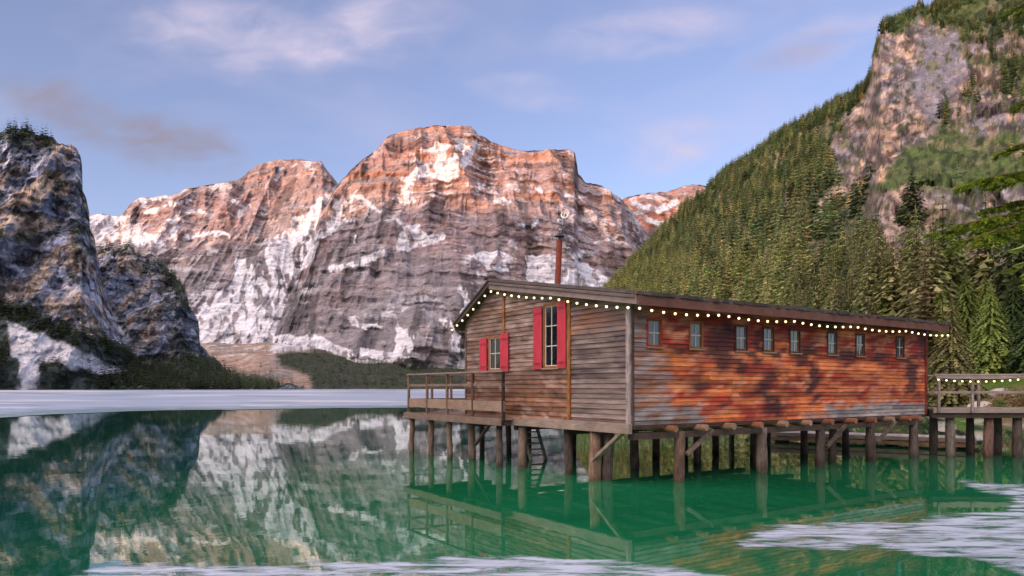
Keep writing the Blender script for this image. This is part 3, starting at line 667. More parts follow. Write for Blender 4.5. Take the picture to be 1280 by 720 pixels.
def sidecol(a, z):
    bi = math.floor((z-ZB+1e-4)/.118); hb = math.sin(bi*12.9898+4.1)*43758.5453; hb -= math.floor(hb); a0_ = a; a = a+(hb-.5)*.55; z = ZB+(bi+.5)*.118
    px, py = proj(a, 0, z)
    n = n2(a*1.1, z*2.2, 1.); f = n2(a*3.1, z*11, 5.); g = n2(a*.9+7, z*7.5, 9.)
    c = np.array((.42, .058, .026))
    up = min(1, max(0, (z-3.4)/.7)); c = c*(1-up)+np.array((.33, .035, .022))*up  # shade below the eave put into the upper boards' colour
    o = min(1, max(0, .38+2.9*g-.75*up)); c = c*(1-o)+np.array((.80, .24, .07))*o
    p = min(1, max(0, -.15+2.2*n2(a*2.2, z*9, 13.))); c = c*(1-p)+np.array((.80, .36, .20))*p*.9+c*p*.1
    d = 0.
    for b in DARK: d = max(d, ell(px+9*n, py+7*f, *b))
    d = min(1, max(0, d*2.1+1.5*n2(a*2.6+3, z*.8, 21.)-.28)); c = c*(1-.86*d)+np.array((.05, .018, .024))*.86*d
    qx = px+10*n+6*f; qy = py+7*f
    gr = 0.; qx = proj(a0_+(hb-.5)*.5, 0, z)[0]+4*f
    if qx < 812: gr = .9
    if qx < 838 and (qy > 440): gr = max(gr, .75)
    if qx < 878 and qy > 503: gr = 1.
    if 1036 < qx < 1160 and qy > 503-(qx-1036)*.02: gr = 1.
    if 1000 < qx <= 1036 and qy > 512: gr = .6
    k = n2(a*2, z*9, 33.); G = np.array((.30, .26, .25))*(1+.9*k)
    if k < -.12 and qx < 860: G = np.array((.30, .13, .07))
    return np.clip(c*(1-gr)+G*gr, .01, 1)
siding('wall', .02, LX-.02, ZB, 5.0, SWo, [(0, 1, 4.80)], lambda a, z, o: (a, o, z), sidecol, M['wood_wall_side'], 'long side wall of red and orange varnished boards with dark scorched patches', rh=.118, seed=3)
FW = [(2.98, 3.60, 3.14, 4.90), (6.05, 6.72, 3.12, 4.15)]
FWo = [(a-.07, b+.07, c-.07, d+.07) for a, b, c, d in FW]
def frontcol(a, z):
    a_ = a; bi = math.floor((z-ZB+1e-4)/.135); hb = math.sin(bi*7.77+1.3)*43758.5453; hb -= math.floor(hb); a = a if abs(a-2.42) < .5 else a+(hb-.5)*.5
    n = n2(a*1.2, z*2.5, 2.); f = n2(a*3, z*10, 6.); g = n2(a*1.1+4, z*6, 8.)
    if a_ < 2.42:
        c = np.array((.165, .145, .15))*(1+.9*f); k = min(1, max(0, 1.6*g+.1)); c = c*(1-k)+np.array((.40, .35, .33))*k*.8+c*k*.2
        if z < 2.7: c = c*.6+np.array((.36, .31, .29))*.4
        if z > 3.9: k = min(1, max(0, 1.5*n+.3)); c = c*(1-k)+np.array((.34, .20, .14))*k
    else:
        c = np.array((.31, .22, .175)); k = min(1, max(0, .35+1.8*g)); c = c*(1-k)+np.array((.42, .36, .34))*k
        lo = min(1, max(0, (3.4-z+.7*n)/1.0)); c = c*(1-lo)+np.array((.31, .165, .105))*(1+.5*f)*lo
        k = min(1, max(0, 1.9*n2(a*2, z*9, 14.)-.05)); c = c*(1-k)+np.array((.11, .075, .06))*k
        if a > 6: c = c*.72+np.array((.20, .12, .08))*.28
        k = min(1, max(0, 2.3*n2(a*2.4, z*10, 24.)-.5)); c = c*(1-k)+np.array((.6, .52, .48))*k
    return np.clip(c*np.array((.80, .73, .70)), .01, 1)
rp = [(.1686, 0, 0)]
planes_f = [(-.1686, 1, 4.84+.6*.1686-.13), (.52, 1, 6.0+6.28*.52-.13)]
siding('wall', .02, LY-.02, ZB, 6.0, FWo, planes_f, lambda a, z, o: (o, a, z), frontcol, M['wood_wall_front'], 'gable wall of brown grey weathered boards with darker boards near the corner', seed=8)
siding('wall', .02, LY-.02, ZB, 6.0, [], planes_f, lambda a, z, o: (LX-o, a, z), frontcol, M['wood_wall_front'], 'rear gable wall facing the walkway', seed=9)
siding('wall', .02, LX-.02, ZB, 5.0, [(9, 10, 1.6, 3.6)], [(0, 1, 4.82)], lambda a, z, o: (a, LY-o, z), lambda a, z: (.22, .17, .14), M['wood_wall_side'], 'rear side wall of brown boards', seed=10)
fl = MB().box(.0, LX, .0, LY, ZB-.10, ZB-.0, (.12, .09, .07)); fl.build('floor', M['wood_x'], house)
mb = MB()
mb.prism([(-.6, ztop(-.6)-.06), (6.28, 6.0-.06), (8.58, ztop(8.58)-.06), (8.58, ztop(8.58)-.12), (6.28, 5.88), (-.6, ztop(-.6)-.12)], -.28, 14.88, (.10, .07, .055), axis='x')
roof = mb.build('roof', M['wood_x'], house)
rf = MB(); rnd = random.Random(5)
x = -.36
while x < 14.9:            # strips of weathered roofing boards, a little uneven at the ends
    x1 = min(x+rnd.uniform(.16, .24), 14.97); e = rnd.uniform(-.03, .03); h = rnd.uniform(-.008, .012)
    rf.prism([(-.68+e, ztop(-.68)-.055+h), (6.30, 6.012-.055+h), (6.30, 6.055+h), (-.68+e, ztop(-.68)+.03+h)], x, x1-.006, tuple(C3(.10, .088, .085)*rnd.uniform(.7, 1.35)), axis='x')
    rf.prism([(6.31, 5.95+h), (8.66+e, ztop(8.66)-.055+h), (8.66+e, ztop(8.66)+.0+h), (6.31, 6.03+h)], x, x1-.006, tuple(C3(.085, .075, .072)*rnd.uniform(.7, 1.3)), axis='x'); x = x1
rf.build('roofing_boards', M['roofing'], roof)
def verge(y0, y1, h, x0, x1, c, dz=.06):
    return MB().prism([(y0, ztop(y0)-dz-h), (y1, ztop(y1)-dz-h), (y1, ztop(y1)-dz), (y0, ztop(y0)-dz)], x0, x1, c, axis='x')
f_ = verge(-.60, 6.27, .235, -.335, -.285, (.27, .225, .21)).build('fascia', M['wood_y'], house); f_['label'] = 'grey fascia board along the gable'
verge(-.56, 6.27, .05, -.38, -.337, (.17, .14, .135), dz=.09).build('fascia', M['wood_y'], house)
verge(6.29, 8.60, .13, -.335, -.285, (.075, .06, .055)).build('fascia', M['wood_y'], house)
f_ = MB().box(-.30, 14.90, -.65, -.605, 4.53, 4.775, (.19, .095, .075)).build('fascia', M['wood_x'], house); f_['label'] = 'reddish brown fascia board along the long eave'
MB().box(-.30, 14.90, 8.585, 8.625, 4.52, 4.70, (.12, .09, .07)).build('fascia', M['wood_x'], house)
for i in range(20):
    x = .35+i*.74
    MB().prism([(-.58, ztop(-.58)-.24), (.0, ztop(0)-.24), (.0, ztop(0)-.122), (-.58, ztop(-.58)-.122)], x-.05, x+.05, (.09, .05, .04), axis='x').build('rafter', M['wood_y'], house)
# corner and cover boards
B = lambda n, m_, *a: MB().box(*a).build(n, M[m_], house, bevel=.006)
B('corner_board', 'wood_z', -.055, .012, -.055, .09, ZB-.02, 4.79, (.36, .31, .31)); B('corner_board', 'wood_z', .014, .11, -.062, -.02, ZB-.02, 4.76, (.14, .085, .07))
B('cover_board', 'wood_z', -.075, -.02, 2.36, 2.50, ZB-.04, 5.08, (.33, .145, .055)); B('cover_board', 'wood_z', -.075, -.02, 5.76, 5.88, 4.2, 5.6, (.33, .155, .06))
B('corner_board', 'wood_z', -.05, .012, LY-.07, LY+.03, ZB-.02, 4.72, (.16, .11, .08)); B('corner_board', 'wood_z', LX-.10, LX+.03, -.06, .02, ZB-.02, 4.76, (.24, .06, .04))
# windows: frame > pane, muntin, sill
def window(a0, a1, z0, z1, front, fm, fw=.05, inner='white_trim', curtain=False, bars=2, vbar=True):
    def T(mb_, a, b, o0, o1, c, d):    # a,b along wall; o outward depth (negative = out)
        return mb_.box(o0, o1, a, b, c, d) if front else mb_.box(a, b, o0, o1, c, d)
    mb_ = MB()
    T(mb_, a0-fw, a0, -.05, .05, z0-fw, z1+fw); T(mb_, a1, a1+fw, -.05, .05, z0-fw, z1+fw)
    T(mb_, a0, a1, -.048, .05, z1, z1+fw); T(mb_, a0, a1, -.048, .05, z0-fw, z0)
    fr = mb_.build('window', M[fm], house, bevel=.004)
    mb_ = MB(); s = .026
    T(mb_, a0, a0+s, -.022, .02, z0, z1); T(mb_, a1-s, a1, -.022, .02, z0, z1); T(mb_, a0+s, a1-s, -.021, .02, z1-s, z1); T(mb_, a0+s, a1-s, -.021, .02, z0, z0+s)
    mb_.build('sash', M[inner], fr)
    mb_ = MB()
    if vbar: T(mb_, (a0+a1)/2-.014, (a0+a1)/2+.014, -.018, .015, z0+s, z1-s)
    for i in range(1, bars):
        zz = z0+(z1-z0)*i/bars; T(mb_, a0+s, a1-s, -.0165, .014, zz-.014, zz+.014)
    mb_.build('glazing_bar', M['white_trim'], fr)
    mb_ = MB(); T(mb_, a0+s*.5, a1-s*.5, -.002, .004, z0+s*.5, z1-s*.5); mb_.build('pane', M['glass_clear'] if curtain else M['glass'], fr)
    mb_ = MB(); T(mb_, a0-fw-.03, a1+fw+.03, -.10, -.052, z0-fw-.03, z0-fw+.015); mb_.build('sill', M['frame_sill'], fr, bevel=.004)
    if curtain:
        mb_ = MB(); k = 14
        for i in range(k):
            a, b = a0+(a1-a0)*i/k, a0+(a1-a0)*(i+1)/k; o = .022+.012*(i % 2)
            T(mb_, a, b, o, o+.006, z0, z0+(z1-z0)*.55)
        mb_.build('curtain', M['curtain'], fr)
    return fr
def glass_clear():
    m = bpy.data.materials.new('glass_clear'); m.use_nodes = True; N = m.node_tree.nodes; L = m.node_tree.links; N.clear()
    t = N.new('ShaderNodeBsdfTransparent'); t.inputs[0].default_value = (.8, .85, .85, 1); g = N.new('ShaderNodeBsdfGlossy'); g.inputs['Roughness'].default_value = .04
    f = N.new('ShaderNodeFresnel'); f.inputs[0].default_value = 1.6; mx = N.new('ShaderNodeMixShader'); o = N.new('ShaderNodeOutputMaterial')
    L.new(f.outputs[0], mx.inputs[0]); L.new(t.outputs[0], mx.inputs[1]); L.new(g.outputs[0], mx.inputs[2]); L.new(mx.outputs[0], o.inputs[0]); return m
M['glass_clear'] = glass_clear(); M['frame_sill'] = mat('frame_sill', base=(.36, .24, .17), rough=.7, grain=[((8, 8, 8), 5, .3)])
for i, (a, b, c, d) in enumerate(SW):
    fr = window(a, b, c, d, False, 'frame_red' if i == 0 else ('frame_wood' if i in (1,) else 'frame_dark') if 'frame_dark' in M else 'frame_red', inner='frame_wood')
for (a, b, c, d), nb in zip(FW, (2, 2)):
    window(a, b, c, d, True, 'frame_wood', fw=.07, curtain=True, bars=3 if d > 4.5 else 2)
def shutter(a0, a1, z0, z1):
    mb_ = MB(); n = 3; wd = (a1-a0)/n
    for i in range(n): mb_.box(-.095, -.072, a0+i*wd+.002, a0+(i+1)*wd-.002, z0, z1)
    for zz in (z0+.14, z1-.22): mb_.box(-.112, -.097, a0+.01, a1-.01, zz, zz+.09)
    sh = mb_.build('shutter', M['red_paint'], house, bevel=.004)
    for zz in (z0+.17, z1-.19): MB().box(-.118, -.1135, (a0+a1)/2-.12, (a0+a1)/2+.12, zz, zz+.02).build('hinge', M['dark_metal'], sh)
shutter(2.52, 2.92, 3.06, 4.98); shutter(3.68, 4.12, 3.06, 4.90)
shutter(5.50, 5.97, 3.02, 4.26); shutter(6.82, 7.26, 3.04, 4.16)
# chimney on the roof
mb = MB(); cx, cy = 4.35, 5.1
# local position whose photo column is about 695-700
best = min(((abs(proj(3.0, y/50, 5.8)[0]-696.), y/50) for y in range(0, 400)), key=lambda q: q[0])[1]; cx, cy = 3.0, best
def leanx(z): return (z-5.6)*.045
X0, Y0 = w2(cx, cy); ppx = lambda z: (cx+leanx(z)*.835, cy-leanx(z)*.55)
ztc = CZ+(HY-300)/F*Y0; zb0 = 5.3
mb.tube([(*ppx(zb0), zb0), (*ppx((zb0+ztc)/2), (zb0+ztc)/2), (*ppx(ztc), ztc)], [.115, .108, .105], 16)
ch = mb.build('chimney_pipe', M['rust'], roof, smooth=False)
mb = MB(); ccx, ccy = ppx(ztc+.1)
mb.tube([(ccx, ccy, ztc-.02), (ccx, ccy, ztc+.11)], .055, 10)
for k in range(3):
    an = k*2.1; mb.beam((ccx+.1*math.cos(an), ccy+.1*math.sin(an), ztc-.04), (ccx+.13*math.cos(an), ccy+.13*math.sin(an), ztc+.14), .012, .012)
mb.tube([(ccx, ccy, ztc+.12), (ccx, ccy, ztc+.15), (ccx, ccy, ztc+.24)], [.19, .18, .02], 18)
mb.build('chimney_cap', M['dark_metal'], roof)
MB().tube([(*ppx(ztop(cy)-.02), ztop(cy)-.02), (*ppx(ztop(cy)+.12), ztop(cy)+.12)], [.19, .125], 16, (.2, .18, .17)).build('chimney_flashing', M['dark_metal'], roof)
# sills, joists, piles, braces
b_ = MB().box(-.13, .0, -.10, 8.3, 1.335, 1.60, (.30, .235, .205)).build('sill_beam', M['wood_y'], house, bevel=.01); b_['label'] = 'grey beam along the foot of the gable wall'
MB().box(.02, LX, -.02, .10, 1.50, 1.548, (.12, .08, .06)).build('sill_beam', M['wood_x'], house)
def pile(x, y, z1, r, c, par=house, z0=-1.6, rnd=random.Random(11)):
    cs = tuple(C3(*c)*rnd.uniform(.8, 1.2)); mb_ = MB(); k = 9; dx, dy = rnd.uniform(-.02, .02), rnd.uniform(-.02, .02)
    zs = [z0+(z1-z0)*i/(k-1) for i in range(k)]
    mb_.tube([(x+dx*math.sin(i), y+dy*math.cos(i*1.3), z) for i, z in enumerate(zs)], [r*(1.06-.08*i/k)*rnd.uniform(.9, 1.09) for i in range(k)], 14, cs)
    mb_.c = [(tuple(C3(*p)*(.35 if v[2] < .10 else (.6+.4*min(1, v[2]/.45)))) if v[2] < .45 else p) for v, p in zip(mb_.v, mb_.c)]   # damp, algae-dark foot
    return mb_.build('pile', M['wood_z'], par, smooth=True)
PC = (.27, .18, .135); PG = (.25, .20, .165); PD = (.12, .095, .085)
joistx = [s_at(p, -.15) for p in (840, 877, 912, 947, 979, 1009, 1036, 1064, 1090, 1112, 1132, 1144)]
rnd = random.Random(4)
for x in joistx+[.5]:
    c = C3(*rnd.choice([(.36, .17, .10), (.42, .27, .19), (.30, .13, .08)])); r = rnd.uniform(.085, .10)
    if x == .5: continue
    mb = MB().tube([(x, -.30+rnd.uniform(-.04, .03), 1.435), (x, 4, 1.435), (x, LY+.2, 1.435)], r, 12, tuple(c), wob=.03); mb.build('joist', M['wood_y'], house)
MB().box(.2, LX-.1, .06, .28, 1.17, 1.345, (.10, .07, .06)).build('cross_beam', M['wood_x'], house)
for yy in (2.9, 5.5, 8.0): MB().box(.2, LX-.1, yy-.1, yy+.1, 1.16, 1.345, (.08, .06, .05)).build('cross_beam', M['wood_x'], house)
for (x, y, r, c) in [(.12, 1.48, .165, PC), (.12, 5.0, .15, PG), (.12, 8.15, .13, PG), (.42, 1.30, .14, PD), (.55, 1.9, .13, PD),
                     (s_at(849, .17), .17, .15, PC), (s_at(952, .17), .17, .16, PG), (s_at(1025, .17), .17, .15, PD), (s_at(1088, .17), .17, .15, PD), (s_at(1142, .17), .17, .15, PD),
                     (s_at(978, .17)+.0, 1.0, .2, PD), (s_at(1066, .17), .9, .13, PD),
                     (2.9, 2.9, .13, PD), (5.7, 2.9, .13, PD), (8.6, 2.9, .13, PD), (11.5, 2.9, .13, PD), (14.2, 2.9, .13, PD), (.3, 2.9, .12, PD),
                     (3.9, 5.5, .13, PD), (6.4, 5.5, .13, PD), (9.6, 5.5, .13, PD), (12.8, 5.5, .13, PD),
                     (2.4, 8.0, .13, PD), (4.5, 8.0, .13, PD), (7.6, 8.0, .13, PD), (10.6, 8.0, .13, PD), (13.6, 8.0, .13, PD)]:
    pile(x, y, 1.34, r, c)
def brace(a, b, c=(.30, .24, .19), par=house, w_=.11): return MB().beam(a, b, w_, .09, c).build('brace', M['wood_z'], par, bevel=.008)
brace((.02, 1.52, .50), (-.02, .22, 1.38), w_=.14); x = s_at(849, .17); brace((x+.1, .0, .72), (x+1.15, .02, 1.33), (.2, .16, .13))
x = s_at(1025, .17); brace((x+.1, .0, .62), (x+1.25, .02, 1.33), (.14, .11, .09)); x = s_at(1088, .17); brace((x+.1, 0, .65), (x+1.3, .02, 1.33), (.17, .14, .11))
brace((.2, 8.1, .5), (.2, 7.0, 1.33), (.14, .11, .09))

# ------------------------------------------------------------------ terrace with railing, beside and before the gable
ter = empty('terrace', (BX, BY, 0), BA); tag(ter, 'small railed wooden terrace wrapping the lake side gable of the boathouse', 'terrace')
TE = t_at(511, -.5); TS = t_at(629, -.5)
pl = MB(); rnd = random.Random(2); y = TS-.03
while y < TE+.08:
    x1 = -.145 if y < LY+.09 else 3.2
    pl.box(-.6, x1, y, y+.138, 1.50+rnd.uniform(-.003, .003), 1.545, tuple(C3(.24, .17, .13)*rnd.uniform(.7, 1.3))); y += .144
pl.build('deck_boards', M['wood_x'], ter)
MB().box(-.66, -.605, TS-.1, TE+.14, 1.33, 1.56, (.20, .15, .12)).build('edge_beam', M['wood_y'], ter, bevel=.008)
MB().box(-.6, 3.2, TE+.085, TE+.14, 1.34, 1.555, (.17, .13, .11)).build('edge_beam', M['wood_x'], ter)
for yy in (9.0, 10.4, 11.7): MB().box(-.55, 3.1, yy-.07, yy+.07, 1.32, 1.495, (.12, .09, .075)).build('joist', M['wood_x'], ter)
for yy in (TS+.15, 6.4, 7.5): MB().box(-.55, -.14, yy-.06, yy+.06, 1.32, 1.495, (.12, .09, .075)).build('joist', M['wood_x'], ter)
def rail_set(par, A, Bp, posts, ztp, zmid, zlo, base, cols, wide=.06, m1='wood_y'):
    A = Vector(A); Bp = Vector(Bp)
    for k, t in enumerate(posts):
        p = A.lerp(Bp, t); c = cols[0] if not isinstance(cols[0], list) else cols[0][k]
        MB().beam((p.x, p.y, base), (p.x, p.y, ztp-.03), .085, .085, c).build('railing_post', M['wood_z'], par, bevel=.006)
    d = (Bp-A).normalized()
    def r(z, h, wd, c, off=0.):
        MB().beam((A.x-d.x*.06, A.y-d.y*.06, z), (Bp.x+d.x*.06, Bp.y+d.y*.06, z), wd, h, c).build('rail', M[m1], par, bevel=.006)
    r(ztp, .055, .15, cols[1]); r(zmid, .09, .035, cols[2])
    if zlo: r(zlo[0], zlo[1], .03, cols[3] if len(cols) > 3 else cols[2])
ppos = [TS, t_at(591, -.5), t_at(559, -.5), t_at(534, -.5), TE]
tt = [(p-TS)/(TE-TS) for p in ppos]
WB = (.22, .15, .115)
rail_set(ter, (-.5, TS, 0), (-.5, TE, 0), tt, 3.02, 2.60, (1.93, .33), 1.40, [[(.045, .035, .03), (.13, .09, .07), WB, WB, WB], (.27, .22, .19), (.22, .17, .14), (.30, .22, .17)])
rail_set(ter, (-.5, TE, 0), (3.1, TE, 0), [.28, .52, .76, 1], 3.02, 2.60, (1.93, .33), 1.40, [WB, (.24, .19, .16), (.20, .15, .12), (.24, .18, .14)], m1='wood_x')
rail_set(ter, (3.1, TE, 0), (3.1, LY+.2, 0), [.35, .7, 1], 3.02, 2.60, (1.93, .33), 1.40, [WB, (.24, .19, .16), (.20, .15, .12), (.24, .18, .14)])
for (x, y, c) in [(-.35, t_at(515, -.35), WB), (-.3, t_at(539, -.3), WB), (2.6, 11.6, PD), (2.6, 9.6, PD), (-.35, 8.9, PG), (-.35, 5.6, PD), (1.1, 11.6, PD)]: pile(x, y, 1.33, .105, c, ter)

# ------------------------------------------------------------------ walkway to the shore
wk = empty('walkway', (15.17, 26.0, 0), 0); tag(wk, 'grey wooden walkway on piles with a railing linking the boathouse to the right shore', 'walkway')
L_ = 11.5; pl = MB(); x = .05; rnd = random.Random(6)
while x < L_:
    pl.box(x, x+.14, -.35, 1.35, 1.72+rnd.uniform(-.003, .003), 1.765, tuple(C3(.27, .23, .20)*rnd.uniform(.75, 1.25))); x += .147
pl.build('deck_boards', M['wood_y'], wk)
MB().box(.0, L_, -.42, -.355, 1.60, 1.79, (.34, .29, .26)).build('edge_beam', M['wood_x'], wk, bevel=.008)
MB().box(.0, L_, -.33, -.13, 1.42, 1.715, (.08, .06, .055)).build('cross_beam', M['wood_x'], wk); MB().box(.0, L_, 1.1, 1.3, 1.42, 1.715, (.08, .06, .055)).build('cross_beam', M['wood_x'], wk)
GW = (.33, .28, .26)
rail_set(wk, (.05, -.45, 0), (L_, -.45, 0), [0.01, .115, .30, .5, .7, .9, 1], 2.98, 2.34, None, 1.62, [GW, (.38, .33, .31), GW], m1='wood_x')
rail_set(wk, (.05, 1.38, 0), (L_, 1.38, 0), [0.01, .24, .42, .6, .8, 1], 2.98, 2.34, None, 1.62, [GW, (.34, .30, .28), GW], m1='wood_x')
MB().box(.05, L_, -.50, -.485, 2.83, 2.945, (.36, .31, .29)).build('rail', M['wood_x'], wk)
for k, (x, c) in enumerate([(.85, (.2, .17, .15)), (2.25, (.22, .14, .11)), (3.3, PD), (5.5, PD), (7.8, PD), (10.2, PD)]):
    pile(x, .0, 1.42, .16, c, wk); pile(x+.1, 1.2, 1.42, .14, PD, wk)

# ------------------------------------------------------------------ staircase under the house, low floating dock behind
st = empty('staircase', (*w2(2.0, 7.0), 0), R(-62)); tag(st, 'small open wooden staircase going down to the water beneath the boathouse', 'staircase')
for yy in (-.3, .3): MB().beam((-.55, yy, 1.42), (.35, yy, -.15), .04, .16, (.20, .22, .18)).build('stringer', M['wood_z'], st)
for k in range(8):
    t = (k+.5)/8; x = -.55+.9*t; z = 1.42-1.57*t
    MB().box(x-.09, x+.11, -.28, .28, z, z+.035, (.33, .36, .30)).build('tread', M['wood_y'], st, bevel=.005)
dk = empty('floating_dock', (18.6, 28.6, 0), math.atan2(4.3, -6.6)); tag(dk, 'low pale floating dock lying on the water behind the boathouse piles', 'dock')
pl = MB(); rnd = random.Random(9); x = 0
while x < 8.2:
    pl.box(x, x+.14, -1.9, 0, .41+rnd.uniform(-.003, .003), .45, tuple(C3(.48, .43, .40)*rnd.uniform(.8, 1.15))); x += .148
pl.build('deck_boards', M['wood_y'], dk)
for yy in (-1.93, .0):
    MB().box(-.03, 8.2, yy, yy+.03, .29, .455, (.40, .33, .27)).build('edge_board', M['wood_x'], dk); MB().box(-.03, 8.2, yy, yy+.03, .10, .25, (.38, .25, .16)).build('edge_board', M['wood_x'], dk)
MB().box(-.065, -.033, -1.93, .03, .29, .455, (.52, .44, .32)).build('edge_board', M['wood_y'], dk); MB().box(-.065, -.033, -1.93, .03, .10, .25, (.50, .42, .30)).build('edge_board', M['wood_y'], dk)
for x in (.4, 3.0, 5.4, 7.6): MB().tube([(x, -1.6, .08), (x, -.3, .08)], .2, 14, (.05, .05, .055)).build('float', M['wood_y'], dk)

# ------------------------------------------------------------------ strings of lamps
def bulb_mesh():
    mb_ = MB(); zs = [(.0, .004), (-.004, .021), (-.014, .030), (-.032, .034), (-.050, .029), (-.060, .019), (-.066, .004)]
    mb_.tube([(0, 0, z-.03) for z, _ in zs], [q for _, q in zs], 12); o = mb_.build('bulb', M['bulb'], smooth=True); return o
bulb0 = bulb_mesh(); sock0 = MB().tube([(0, 0, -.032), (0, 0, .012)], .016, 8).build('socket', M['wire']); used = [False]
def string(name, label, path, spacing, span, sag, base_rz=None):
    root = empty(name, (0, 0, 0)); tag(root, label, 'string lights')
    P = [Vector(p) for p in path]; cum = [0]
    for a, b in zip(P[:-1], P[1:]): cum.append(cum[-1]+(b-a).length)
    def at(s):
        s = min(max(s, 0), cum[-1]-1e-6)
        for i in range(len(P)-1):
            if s <= cum[i+1]: return P[i].lerp(P[i+1], (s-cum[i])/(cum[i+1]-cum[i]))
    brk = []
    for i in range(len(P)-1):
        k = max(1, round((cum[i+1]-cum[i])/span)); brk += [cum[i]+(cum[i+1]-cum[i])*j/k for j in range(k)]
    brk.append(cum[-1])
    def pt(s):
        p = at(s).copy()
        for a, b in zip(brk[:-1], brk[1:]):
            if a <= s <= b: u = (s-a)/(b-a); p.z -= sag*4*u*(1-u)*min(1, (b-a)/span); break
        return p
    mb_ = MB(); n = int(cum[-1]/.12); pts = [pt(cum[-1]*i/n) for i in range(n+1)]; mb_.tube(pts, .009, 5); mb_.build('cable', M['wire'], root)
    n = int(cum[-1]/spacing)
    for i in range(n+1):
        p = pt((i+.02)*spacing)
        for src in (bulb0, sock0):
            o = src if not used[0] else src.copy()
            if used[0]: col.objects.link(o)
            o.parent = root; o.location = p
        used[0] = True
def W(x, y, z): return (*w2(x, y), z)
string('string_lights', 'string of round warm bulbs hung along the gable and eave of the boathouse roof',
       [W(-.44, 8.58, ztop(8.58)-.21), W(-.44, 6.1, 5.68), W(-.44, -.72, 4.50), W(14.95, -.72, 4.47)], .405, 2.8, .07)
string('string_lights', 'string of round warm bulbs strung along the walkway railing right of the boathouse',
       [(15.25, 25.44, 2.86), (18.3, 25.44, 2.88), (21.4, 25.44, 2.88), (24.6, 25.44, 2.88), (26.6, 25.44, 2.88)], .285, 3.1, .08)

# ------------------------------------------------------------------ smoke curl
X0, Y0 = w2(cx, cy)
def curl(px, py, r, a0, a1, th, mb_, tail=None):
    X = (px-640)/F*Y0; Z = CZ+(HY-py)/F*Y0; r = r/F*Y0; pts = []
    for i in range(26):
        a = a0+(a1-a0)*i/25; rr = r*(.45+.55*i/25); pts.append((X+rr*math.cos(a), Y0+.06*math.sin(a*1.3), Z+rr*math.sin(a)))
    if tail: pts.append(((tail[0]-640)/F*Y0, Y0, CZ+(HY-tail[1])/F*Y0))
    mb_.tube(pts, [th*(.5+.5*math.sin(math.pi*min(1, (i+3)/len(pts)))) for i in range(len(pts))], 8)
mb = MB(); curl(706.5, 269, 5.2, 2.2, -4.8, .040, mb, (702, 279)); curl(700, 276, 3.6, .5, 6.6, .034, mb, (703, 281)); curl(701, 287, 1.8, 0, 5, .018, mb, (700, 291))
s_ = mb.build('smoke', M['smoke'], smooth=True); tag(s_, 'thin white curl of smoke rising above the chimney pipe', 'smoke', kind='stuff')

# ------------------------------------------------------------------ conifers
def conifer(H, R_, nw, per, k, seed, cols, droop=.35, z0=.10, fluff=.5):
    r = random.Random(seed); V = []; T = []; C = []
    for w_ in range(nw):
        f = (w_+r.uniform(-.2, .2))/nw; f = min(max(f, 0), .985); z = H*(z0+(1-z0)*f)
        L = R_*(1-f)**.78*(.55+.45*min(1, f*6+.35))+.02*H*.3
        n = max(3, int(per*(1-.55*f)))
        for b in range(n):
            a = 2*math.pi*(b+r.random()*.9)/n+w_*1.9; l = L*r.uniform(.65, 1.12); ca, sa = math.cos(a), math.sin(a); c = r.choice(cols); t = r.uniform(.7, 1.3); c = (c[0]*t, c[1]*t, c[2]*t)
            pts = []
            for i in range(k+1):
                u = i/k; pts.append((ca*l*u, sa*l*u, z+l*(.18*u-droop*2*u*u)+.0))
            for i in range(k):
                u = (i+.5)/k; w2_ = l*fluff*(1-u*.75)*.42
                p, q = pts[i], pts[i+1]
                for s in (-1, 1):
                    base = len(V); dz = -w2_*r.uniform(.25, .75)
                    V += [p, q, ((p[0]+q[0])/2+ca*w2_*.5-sa*s*w2_, (p[1]+q[1])/2+sa*w2_*.5+ca*s*w2_, (p[2]+q[2])/2+dz)]; C += [c]*3; T.append((base, base+1, base+2))
                if k > 2:     # hanging spray
                    base = len(V); V += [p, q, ((p[0]+q[0])/2+r.uniform(-.05, .05)*l, (p[1]+q[1])/2+r.uniform(-.05, .05)*l, (p[2]+q[2])/2-w2_*r.uniform(.5, 1.1))]; C += [c]*3; T.append((base, base+1, base+2))
            if k <= 2:
                base = len(V); q = pts[-1]; V += [pts[0], q, (q[0]*.6, q[1]*.6, z-l*.55)]; C += [c]*3; T.append((base, base+1, base+2))
    base = len(V); V += [(-.02*H*.3, 0, H*.93), (.02*H*.3, 0, H*.93), (0, 0, H*1.01)]; C += [cols[0]]*3; T.append((base, base+1, base+2))
    return np.array(V, np.float32), np.array(T, np.int32), np.array(C, np.float32)
SP = [(.065, .115, .035), (.09, .15, .045), (.05, .09, .035)]
BRT = [(.24, .33, .08), (.30, .38, .10), (.18, .26, .06)]
OLV = [(.22, .22, .085), (.29, .275, .12), (.16, .17, .07)]
LRC = [(.46, .33, .19), (.38, .30, .17), (.33, .28, .15)]
DRK = [(.07, .085, .065), (.10, .11, .075), (.05, .068, .052)]
MID = [(.17, .22, .07), (.23, .28, .08), (.14, .17, .06)]
SPL = [(.11, .155, .07), (.15, .20, .08), (.08, .12, .055)]
OLL = [(.30, .30, .13), (.37, .35, .17), (.23, .24, .10)]
def trunk_mesh(H, r0, name='trunk'):
    mb_ = MB(); mb_.tube([(0, 0, -H*.06), (0, 0, H*.1), (.01*H*.2, 0, H*.5), (0, 0, H*.95)], [r0*1.25, r0, r0*.6, r0*.08], 8); return mb_
def terrain_z(P, x, y):
    i = np.argmin((P['X']-x)**2+(P['Y']-y)**2); return P['Z'].ravel()[i]
